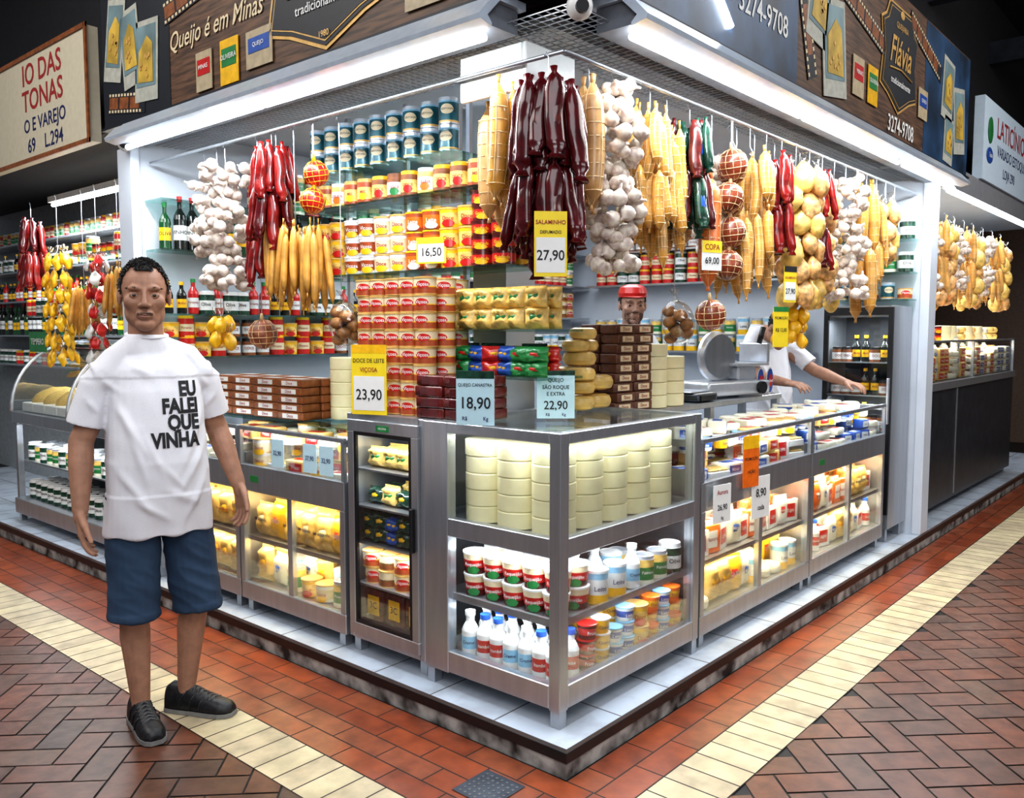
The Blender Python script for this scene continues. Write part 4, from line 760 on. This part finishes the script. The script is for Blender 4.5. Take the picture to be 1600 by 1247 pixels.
def line(a,b,n,s,d):
    for k in range(n): SCULPT.append((Vector(a).lerp(Vector(b),k/max(1,n-1)),s,d))
for s in (-1,1):
    SCULPT.append((Vector((s*.032,-.085,.003)),.0135,.009)); SCULPT.append((Vector((s*.02,-.09,.006)),.008,.003))
    line((s*.021,-.1,-.036),(s*.036,-.08,-.070),6,.0045,.0020)
    line((s*.024,-.085,-.013),(s*.044,-.07,-.019),4,.004,.0010)
    SCULPT.append((Vector((s*.052,-.055,-.045)),.018,.004)); SCULPT.append((Vector((s*.013,-.105,-.040)),.0042,.002))
    line((s*.008,-.1,.030),(s*.007,-.1,.040),2,.003,.001)
line((-.022,-.1,-.066),(.022,-.1,-.066),9,.0032,.0014)
line((-.016,-.098,-.084),(.016,-.098,-.084),5,.006,.0014)
for z in (.048,.058,.068): line((-.035,-.085,z),(.035,-.085,z),10,.0028,.0006)
def person(label,M,J,SK,cloth,vox=.0045,hairc=(.016,.014,.013),text=False,cap=None,beard=False):
    rt=root('person',label,'person',M)
    b=MB(); H=T(*J['head'])@RZ(J.get('hr',0))@RX(J.get('ht',0))@SC(1.07,1.06,1.07)
    def E(c,r): b.ell(c,r,SK,24,16,M=H)
    E((0,.012,.03),(.074,.094,.088)); E((0,-.016,-.018),(.067,.070,.080)); E((0,-.022,-.066),(.051,.058,.050)); E((0,-.054,-.094),(.032,.032,.026))
    for s in (-1,1):
        E((s*.042,-.002,-.055),(.023,.046,.042)); E((s*.040,-.052,-.020),(.026,.026,.026)); E((s*.028,-.074,.026),(.027,.012,.010))
        E((s*.079,.016,-.002),(.008,.02,.033)); E((s*.080,.006,.0),(.008,.008,.022)); E((s*.0135,-.094,-.033),(.009,.011,.008))
    q=lambda p:tuple(H@Vector(p))
    b.cap(q((0,-.080,.022)),q((0,-.101,-.022)),.0075,.0105,SK,12); E((0,-.102,-.028),(.0125,.011,.010)); E((0,-.076,-.062),(.030,.015,.017)); E((0,-.083,-.074),(.016,.008,.006))
    hx=J['head'][0]*.6
    b.cap(q((0,.018,-.05)),(hx,.02,1.43),.058,.066,SK)
    b.cap((-.09,.01,1.385),(.09,.01,1.385),.045,.045,SK)
    b.loft([ring(0,-.0,z,x,y) for z,x,y in ((.84,.15,.1),(.95,.16,.11),(1.05,.16,.11),(1.2,.15,.095),(1.33,.13,.08),(1.40,.1,.06))],SK)
    for i,s in enumerate((-1,1)):
        sh,el,wr=J['arm'][i]; sk0=Vector(sh)+Vector((-s*.03,0,-.045)); b.cap(sk0,el,.043,.043,SK); mid=tuple((Vector(el)*.68+Vector(wr)*.32)); b.cap(el,mid,.043,.044,SK); b.cap(mid,wr,.044,.028,SK)
        hd_,hn,ht_=J['hand'][i]; hand(b,wr,hd_,hn,ht_,SK,J.get('hs',1.05))
        hp,kn,an=J['leg'][i]; b.cap(hp,kn,.075,.054,SK); b.ell(Vector(kn)+Vector((0,-.02,.0)),(.04,.035,.045),SK); cf=Vector(kn)*.68+Vector(an)*.32+Vector((0,.022,0)); b.cap(kn,cf,.05,.055,SK); b.cap(cf,an,.055,.034,SK)
        b.cap(Vector(an),Vector(an)+Vector((0,0,-.04)),.034,.03,SK)
    me=evalmesh(b,'body',vox,SK,5); Hi=H.inverted(); H3=H.to_3x3(); hz=J['head'][2]-.16
    def fsc(v,n):
        if v.z>hz:
            p=Hi@v
            if p.y<-.03:
                dd=0
                for c,sg,am in SCULPT:
                    e=((p.x-c.x)**2+(p.z-c.z)**2)/(sg*sg)
                    if e<6: dd+=am*math.exp(-e)
                if dd: return H@Vector((p.x,p.y+dd,p.z))
        return v
    displace(me,fsc)
    new('body',me,'visible skin of face, arms and legs',None,None,rt)
    EW=mat('eye_white',(.5,.46,.42),.2); EI=mat('iris_brown',(.02,.01,.007),.1); LP=mat('lips_rose',(.25,.11,.08),.5); HR=mat('hair_dark',hairc,.7,sc=90,c2=(.05,.045,.042))
    for s in (-1,1):
        ec=Vector((s*.0315,-.0635,.002)); e=MB().ell(ec,(.0135,.0135,.0135),EW,18,12,M=H); e.ell(ec+Vector((J.get('gz',0),-.0118,-.0005)),(.0062,.0028,.0062),EI,14,8,M=H); new('eye',e,None,None,None,rt)
        e=MB().ell((0,0,0),(.0155,.0148,.0148),SK,24,20); keep=[]
        for f in e.f:
            c=sum((Vector(e.v[k]) for k in f),Vector())/len(f); x=c.x/.0155
            if c.y<.004 and (c.z>.0036-.0045*x*x or c.z<-.0036+.0035*x*x): keep.append(f)
        new('eyelid',MB().add([Vector(p)+ec for p in e.v],keep,SK,True,M=H),None,None,None,rt)
        br=MB()
        for k in range(70):
            t=U(-1,1); x=s*(.033+t*.021); z=.0245+.003*(1-t*t)-.001*t+U(-.0028,.0028)*(1.1-abs(t)*.6); y=-.0862+.009*abs(t+.3)+.0015; br.tube([H@Vector((x,y,z)),H@Vector((x+s*.006,y-.0015,z+.0015))],[.0011,.0004],HR,3,caps=False)
        new('eyebrow',br,None,None,None,rt)
    mo=MB().tube([H@Vector((t*.024,-.0895+.011*t*t,-.0625+.0012*abs(t))) for t in (-1,-.5,0,.5,1)],[.0008,.0028,.0036,.0028,.0008],LP,8,fl=.8); mo.tube([H@Vector((t*.02,-.0905+.010*t*t,-.0705+.003*t*t)) for t in (-1,-.5,0,.5,1)],[.0008,.0034,.0042,.0034,.0008],LP,8); new('mouth',mo,None,None,None,rt)
    if text or beard:
        raw=[]; SB=mat('stubble_dark',(.045,.03,.024),.9)
        for k in range(1100 if beard else 260):
            if beard: a=U(-1.25,1.25); z=U(-.115,-.035-.01*abs(a))
            else: a=U(-.34,.34); z=U(-.0585,-.050)+(-.006*abs(a)/.34)
            o=H@Vector((.2*math.sin(a),-.2*math.cos(a),z)); raw.append((o,(H@Vector((0,-.02,z))-o).normalized()))
        st=MB(); bvb=BVHTree.FromPolygons([v.co[:] for v in me.vertices],[p.vertices[:] for p in me.polygons])
        for o,dr in raw:
            h=bvb.ray_cast(o,dr)[0]
            if h and not (beard and abs((Hi@h).x)<.026 and -.078<(Hi@h).z<-.056): st.tube([h,h-dr*.001+H3@Vector((0,0,-.003))],[.0006 if not beard else .0013,.0003],SB,3,caps=False)
        new('beard' if beard else 'moustache',st,None,None,None,rt)
    hm=MB().ell((0,.014,.034),(.0775,.097,.0905),HR,48,32); keep=[]; st=MB()
    for f in hm.f:
        c=sum((Vector(hm.v[k]) for k in f),Vector())/len(f); ang=abs(c.x)
        if c.y<-.03: ok=c.z>.084-.08*max(0,-.055-c.y)+(.012 if .028<ang<.055 else 0)
        elif c.y<.0: ok=c.z>.084-(c.y+.03)*2.8
        elif c.y<.03: ok=c.z>(-.02 if c.y<.012 else .0)
        else: ok=c.z>-.06
        if ok:
            keep.append(f); nn=(c-Vector((0,.01,.03))).normalized()
            for r in range(3):
                p=c+Vector((U(-.004,.004),U(-.004,.004),U(-.004,.004)))+nn*.001; top=max(0,nn.z); w=noise.noise(p*40)*.008
                e=p+nn*U(.001,.003+.004*top)+Vector((w,-.010*top+(.007 if top<.4 else 0),-.006*(1-top))); st.tube([p-nn*.002,p+(e-p)*.5+nn*.001,e],[.002,.0016,.0004],HR,3,M=H,caps=False)
    hv=[Vector(p)+(Vector(p)-Vector((0,.01,.03))).normalized()*(.004*noise.noise(Vector(p)*45)+.001) for p in hm.v]
    st.add(hv,keep,HR,True,M=H); new('hair',st,'short dark hair',None,None,rt)
    if cap: new('cap',MB().lathe([(.084,.05),(.088,.075),(.078,.11),(.04,.128),(0,.13)],cap,24,M=H@T(0,.012,0)@SC(1,1.2,1)).tube([(-.07,-.08,.055),(0,-.135,.05),(.07,-.08,.055)],[.006,.02,.006],cap,10,M=H,fl=.3),'red cloth cap',None,None,rt)
    b=MB(); SH=cloth[0]
    b.loft([ring(0,cy,z,x,y,sq=2.6) for z,x,y,cy in J['torso']],SH)
    for i,s in enumerate((-1,1)):
        sh,el,wr=[Vector(a) for a in J['arm'][i]]; d=(el-sh); e=sh+d*.80
        b.tube([Vector((hx,.014,1.435)),Vector((hx+s*.07,.014,1.426)),Vector((s*.12,.01,1.395)),sh+Vector((-s*.018,0,-.042)),sh+d*.2],[.055,.05,.055,.060,.060],SH,20); b.ell(sh+Vector((-s*.016,0,-.045)),(.060,.060,.058),SH,18,12)
        b.tube([sh+Vector((-s*.02,0,-.045)),sh+d*.3,sh+d*.55,e],[.060,.061,.064,.068],SH,24,fl=1)
    b.loft([ring(hx*.8,.012,1.42,.11,.075),ring(hx,.014,1.458,.09,.076),ring(hx,.012,1.488,.071,.071)],SH)
    me=evalmesh(b,'shirt',.0055,SH,6)
    FO=[(-.16,1.26,-.05,1.02,.014,.010),(-.13,1.2,-.06,.92,.013,.009),(.16,1.24,.05,.98,.014,.009),(.17,1.12,.03,.88,.014,.008),(-.17,1.02,-.04,.82,.015,.010),(.15,.98,.06,.79,.014,.009),(-.12,.9,.02,.8,.014,.008),(-.1,1.38,-.02,1.33,.014,.006),(.14,1.34,.19,1.28,.012,.008),(-.19,1.33,-.14,1.28,.012,.008),(-.24,1.26,-.2,1.2,.011,.007),(.22,1.27,.17,1.2,.011,.007),(0,.92,.12,.86,.015,.007),(-.08,1.15,.0,.95,.013,.006),(-.02,1.02,.08,.9,.013,.006)]
    def fsh(p,n):
        k=noise.noise(Vector((p.x*6,p.y*4,p.z*5)))*.005+noise.noise(Vector((p.x*16+p.z*8,p.y*12,p.z*14)))*.0025-.003+(.004 if p.z>1.33 else 0)
        for x0,z0,x1,z1,w,a in FO:
            dx,dz=x1-x0,z1-z0; t=min(1,max(0,((p.x-x0)*dx+(p.z-z0)*dz)/(dx*dx+dz*dz))); e=((p.x-x0-dx*t)**2+(p.z-z0-dz*t)**2)/(w*w)
            if e<6: k+=a*math.exp(-e)*math.sin(3.14*min(.95,max(.1,t)))
        if p.z<.9: k+=.006*math.sin(math.atan2(p.y,p.x)*7+p.z*6)*(.9-p.z)/.15+.004
        return p+n*k
    displace(me,fsh)
    new('shirt',me,None,None,None,rt)
    cr=MB().tube([(hx+.0725*math.cos(k*.3927),.012+.073*math.sin(k*.3927),1.484+.010*math.sin(k*.3927)) for k in range(17)],.006,SH,8,caps=False); new('collar',cr,'ribbed round neckband',None,None,rt)
    if text:
        bv=BVHTree.FromPolygons([v.co[:] for v in me.vertices],[p.vertices[:] for p in me.polygons]); tb=MB()
        for t,z in (('EU',1.285),('FALEI',1.223),('QUE',1.163),('VINHA',1.10)):
            vs,fs=tmesh(t,.045); bm=bmesh.new(); V=[bm.verts.new(v) for v in vs]
            for f in fs:
                try: bm.faces.new([V[k] for k in f])
                except Exception: pass
            bmesh.ops.triangulate(bm,faces=bm.faces[:])
            for _ in range(3):
                bmesh.ops.subdivide_edges(bm,edges=[e for e in bm.edges if e.calc_length()>.12],cuts=1); bmesh.ops.triangulate(bm,faces=bm.faces[:])
            bm.verts.index_update(); mx=max(v.co.x for v in bm.verts); o=[]
            for v in bm.verts:
                x=.128+(v.co.x-mx)*.056; zz=z+v.co.y*.074; h=bv.ray_cast(Vector((x,-1,zz)),Vector((0,1,0)))[0]; o.append((x,(h.y if h else -.12)-.0025,zz))
            tb.add(o,[[q.index for q in f.verts] for f in bm.faces],INK); bm.free()
        new('shirt_print',tb,'black printed slogan lettering',None,None,rt)
    b=MB(); DN=cloth[1]; hem=J['hem']
    b.loft([ring(0,0,z,x,y) for z,x,y in ((.76,.16,.105),(.84,.17,.112),(.95,.155,.1))],DN)
    for i in (0,1):
        hp,kn,an=[Vector(a) for a in J['leg'][i]]; dr=(kn-hp).normalized(); e=hp+dr*((hp.z-hem)/-dr.z); rr=[(hp+Vector((0,0,.03)),.094),(hp.lerp(e,.5),.094),(e,.090)] if hem>.3 else [(hp+Vector((0,0,.03)),.09),(kn,.07),(an,.06)]
        b.tube([r[0] for r in rr],[r[1] for r in rr],DN,22)
        if hem>.3: b.tube([e+Vector((0,0,.025)),e],[.093,.093],DN,22)
    me=evalmesh(b,'shorts',.0055,DN,3)
    displace(me,lambda p,n:p+n*(noise.noise(Vector((p.x*9,p.y*7,p.z*9)))*.005+.004*(1-2.4*abs(noise.noise(Vector((p.x*8,p.y*8,p.z*18+p.x*12)))))))
    new('shorts' if hem>.3 else 'trousers',me,None,None,None,rt)
    SHM=mat('shoe_black',(.012,.012,.014),.45,v=.5,sc=60,bump=.1); SHG=mat('shoe_panel',(.03,.03,.034),.25,coat=.3)
    for i in (0,1):
        an=Vector(J['leg'][i][2]); fd=Vector(J['foot'][i]).normalized(); ang=math.degrees(math.atan2(fd.x,-fd.y)); Q=T(an.x,an.y,0)@RZ(ang)
        prs=[(.085,.024,.05),(.078,.034,.085),(.055,.038,.102),(.02,.040,.098),(-.01,.040,.098),(-.045,.041,.084),(-.08,.044,.066),(-.12,.047,.052),(-.155,.046,.046),(-.185,.037,.038),(-.203,.02,.026)]
        def pt(y,a,ex=0):
            for (y0,w0,h0),(y1,w1,h1) in zip(prs,prs[1:]):
                if y1<=y<=y0: t=(y0-y)/(y0-y1); hw=w0+(w1-w0)*t; h=h0+(h1-h0)*t; break
            c,s_=math.cos(a),math.sin(a); return Vector(((hw+ex)*math.copysign(abs(c)**.75,c),y,.016+(h+ex)*abs(s_)**.9))
        so=new('shoe',MB().loft([[pt(y,k*3.14159/15) for k in range(16)] for y,_,_ in prs],SHM,M=Q),'black lace-up sneaker',None,None,rt)
        for sd in (0,1):
            ov=MB(); f=lambda a:(3.14159-a) if sd else a
            for k in range(3): ov.tube([pt(-.02-.035*k,f(.95),.001),pt(-.0-.04*k,f(.5),.002),pt(.01-.045*k,f(.08),.001)],.0045,SHG,6,M=Q,fl=.4)
            new('side_panel',ov,'glossy black stitched stripes',None,None,so)
        out=[(hw*1.07*s,y*1.015,0) for s,l in ((1,prs),(-1,prs[::-1])) for y,hw,h in l]; n=len(out)
        new('sole',MB().add([(x,y,z) for z in (.001,.017) for x,y,_ in out],[tuple(range(n))]+[tuple(range(2*n-1,n-1,-1))]+[(k,n+k,n+(k+1)%n,(k+1)%n) for k in range(n)],mat('sole_grey',(.2,.195,.19),.6),M=Q),'thin grey rubber sole',None,None,so)
        lc=MB(); LG=mat('lace_grey',(.08,.08,.08),.7)
        for k in range(6):
            y=-.035-.017*k; lc.tube([pt(y,1.0,.001),pt(y-.004,1.57,.003),pt(y-.010,2.14,.001)],.0028,LG,6,M=Q); lc.tube([pt(y-.012,1.0,.001),pt(y-.004,1.57,.004),pt(y+.004,2.14,.001)],.0028,LG,6,M=Q)
        new('laces',lc,None,None,None,so)
    return rt
SKIN=mat('skin_tan',(.35,.185,.12),.58,v=.1,sc=30,sss=.05,bump=.06); SK2=mat('skin_light',(.4,.23,.165),.55,v=.1,sss=.06)
TS=mat('cotton_white',(.7,.7,.74),.85,v=.02,sc=200,bump=.05); DEN=mat('denim',(.03,.062,.115),.85,v=.3,sc=6,c2=(.018,.04,.08),bump=.05); APR=mat('dark_trousers',(.03,.03,.04),.8)
J=dict(head=(-.03,-.03,1.628),hr=-12,ht=2,arm=[((-.178,.0,1.385),(-.25,.03,1.1),(-.27,-.03,.86)),((.17,.0,1.385),(.24,.05,1.12),(.295,-.03,.9))],
 hand=[((-.02,-.15,-1),(1,-.1,0),(.1,-1,-.1)),((.12,-.25,-1),(-1,-.2,0),(-.1,-1,0))],
 leg=[((-.09,.0,.86),(-.1,-.02,.48),(-.085,.0,.09)),((.09,.0,.86),(.125,-.02,.48),(.09,.03,.09))],foot=[(.05,-1,0),(.75,-.8,0)],hem=.43,
 torso=((.745,.19,.13,-.005),(.78,.19,.133,-.005),(.9,.184,.142,-.016),(1.02,.18,.143,-.018),(1.15,.175,.132,-.010),(1.28,.169,.117,0),(1.36,.156,.1,.008),(1.42,.11,.074,.012)))
person('man in white slogan t-shirt, denim shorts and black sneakers, standing',T(-.657,1.452,.003)@RZ(-14),J,SKIN,(TS,DEN),vox=.004,text=True)
J2=dict(J); J2.update(head=(0,-.03,1.63),hr=-4,hem=.1,arm=[((-.175,0,1.37),(-.24,-.02,1.12),(-.17,-.2,1.13)),((.175,0,1.37),(.24,-.02,1.12),(.17,-.2,1.13))],hand=[((.1,-1,-.1),(.2,0,-1),(1,0,0)),((-.1,-1,-.1),(-.2,0,-1),(-1,0,0))],foot=[(0,-1,0),(0,-1,0)])
person('shop worker in white shirt and red cap behind the counter',T(2.33,1.28,.113)@SC(.95,.95,.95)@RZ(-42),J2,SK2,(TS,APR),vox=.005,cap=RED,beard=True)
J3=dict(J2); J3.update(head=(-.06,-.2,1.46),ht=45,arm=[((-.175,0,1.37),(-.22,-.1,1.14),(-.1,-.3,1.1)),((.175,-.02,1.37),(.26,-.22,1.17),(.28,-.46,1.1))],hand=[((.1,-1,-.1),(.2,0,-1),(1,0,0)),((.1,-1,-.15),(0,.0,-1),(-1,0,0))])
person('shop worker in white shirt leaning a hand on the counter',T(3.36,.86,.113)@SC(.96,.96,.96)@RZ(-20),J3,SKIN,(TS,APR),vox=.006)
bpy.data.scenes.remove(TMP)
S.view_settings.view_transform='Standard'
try: S.view_settings.look='Medium High Contrast'
except Exception: pass
S.view_settings.exposure=.38
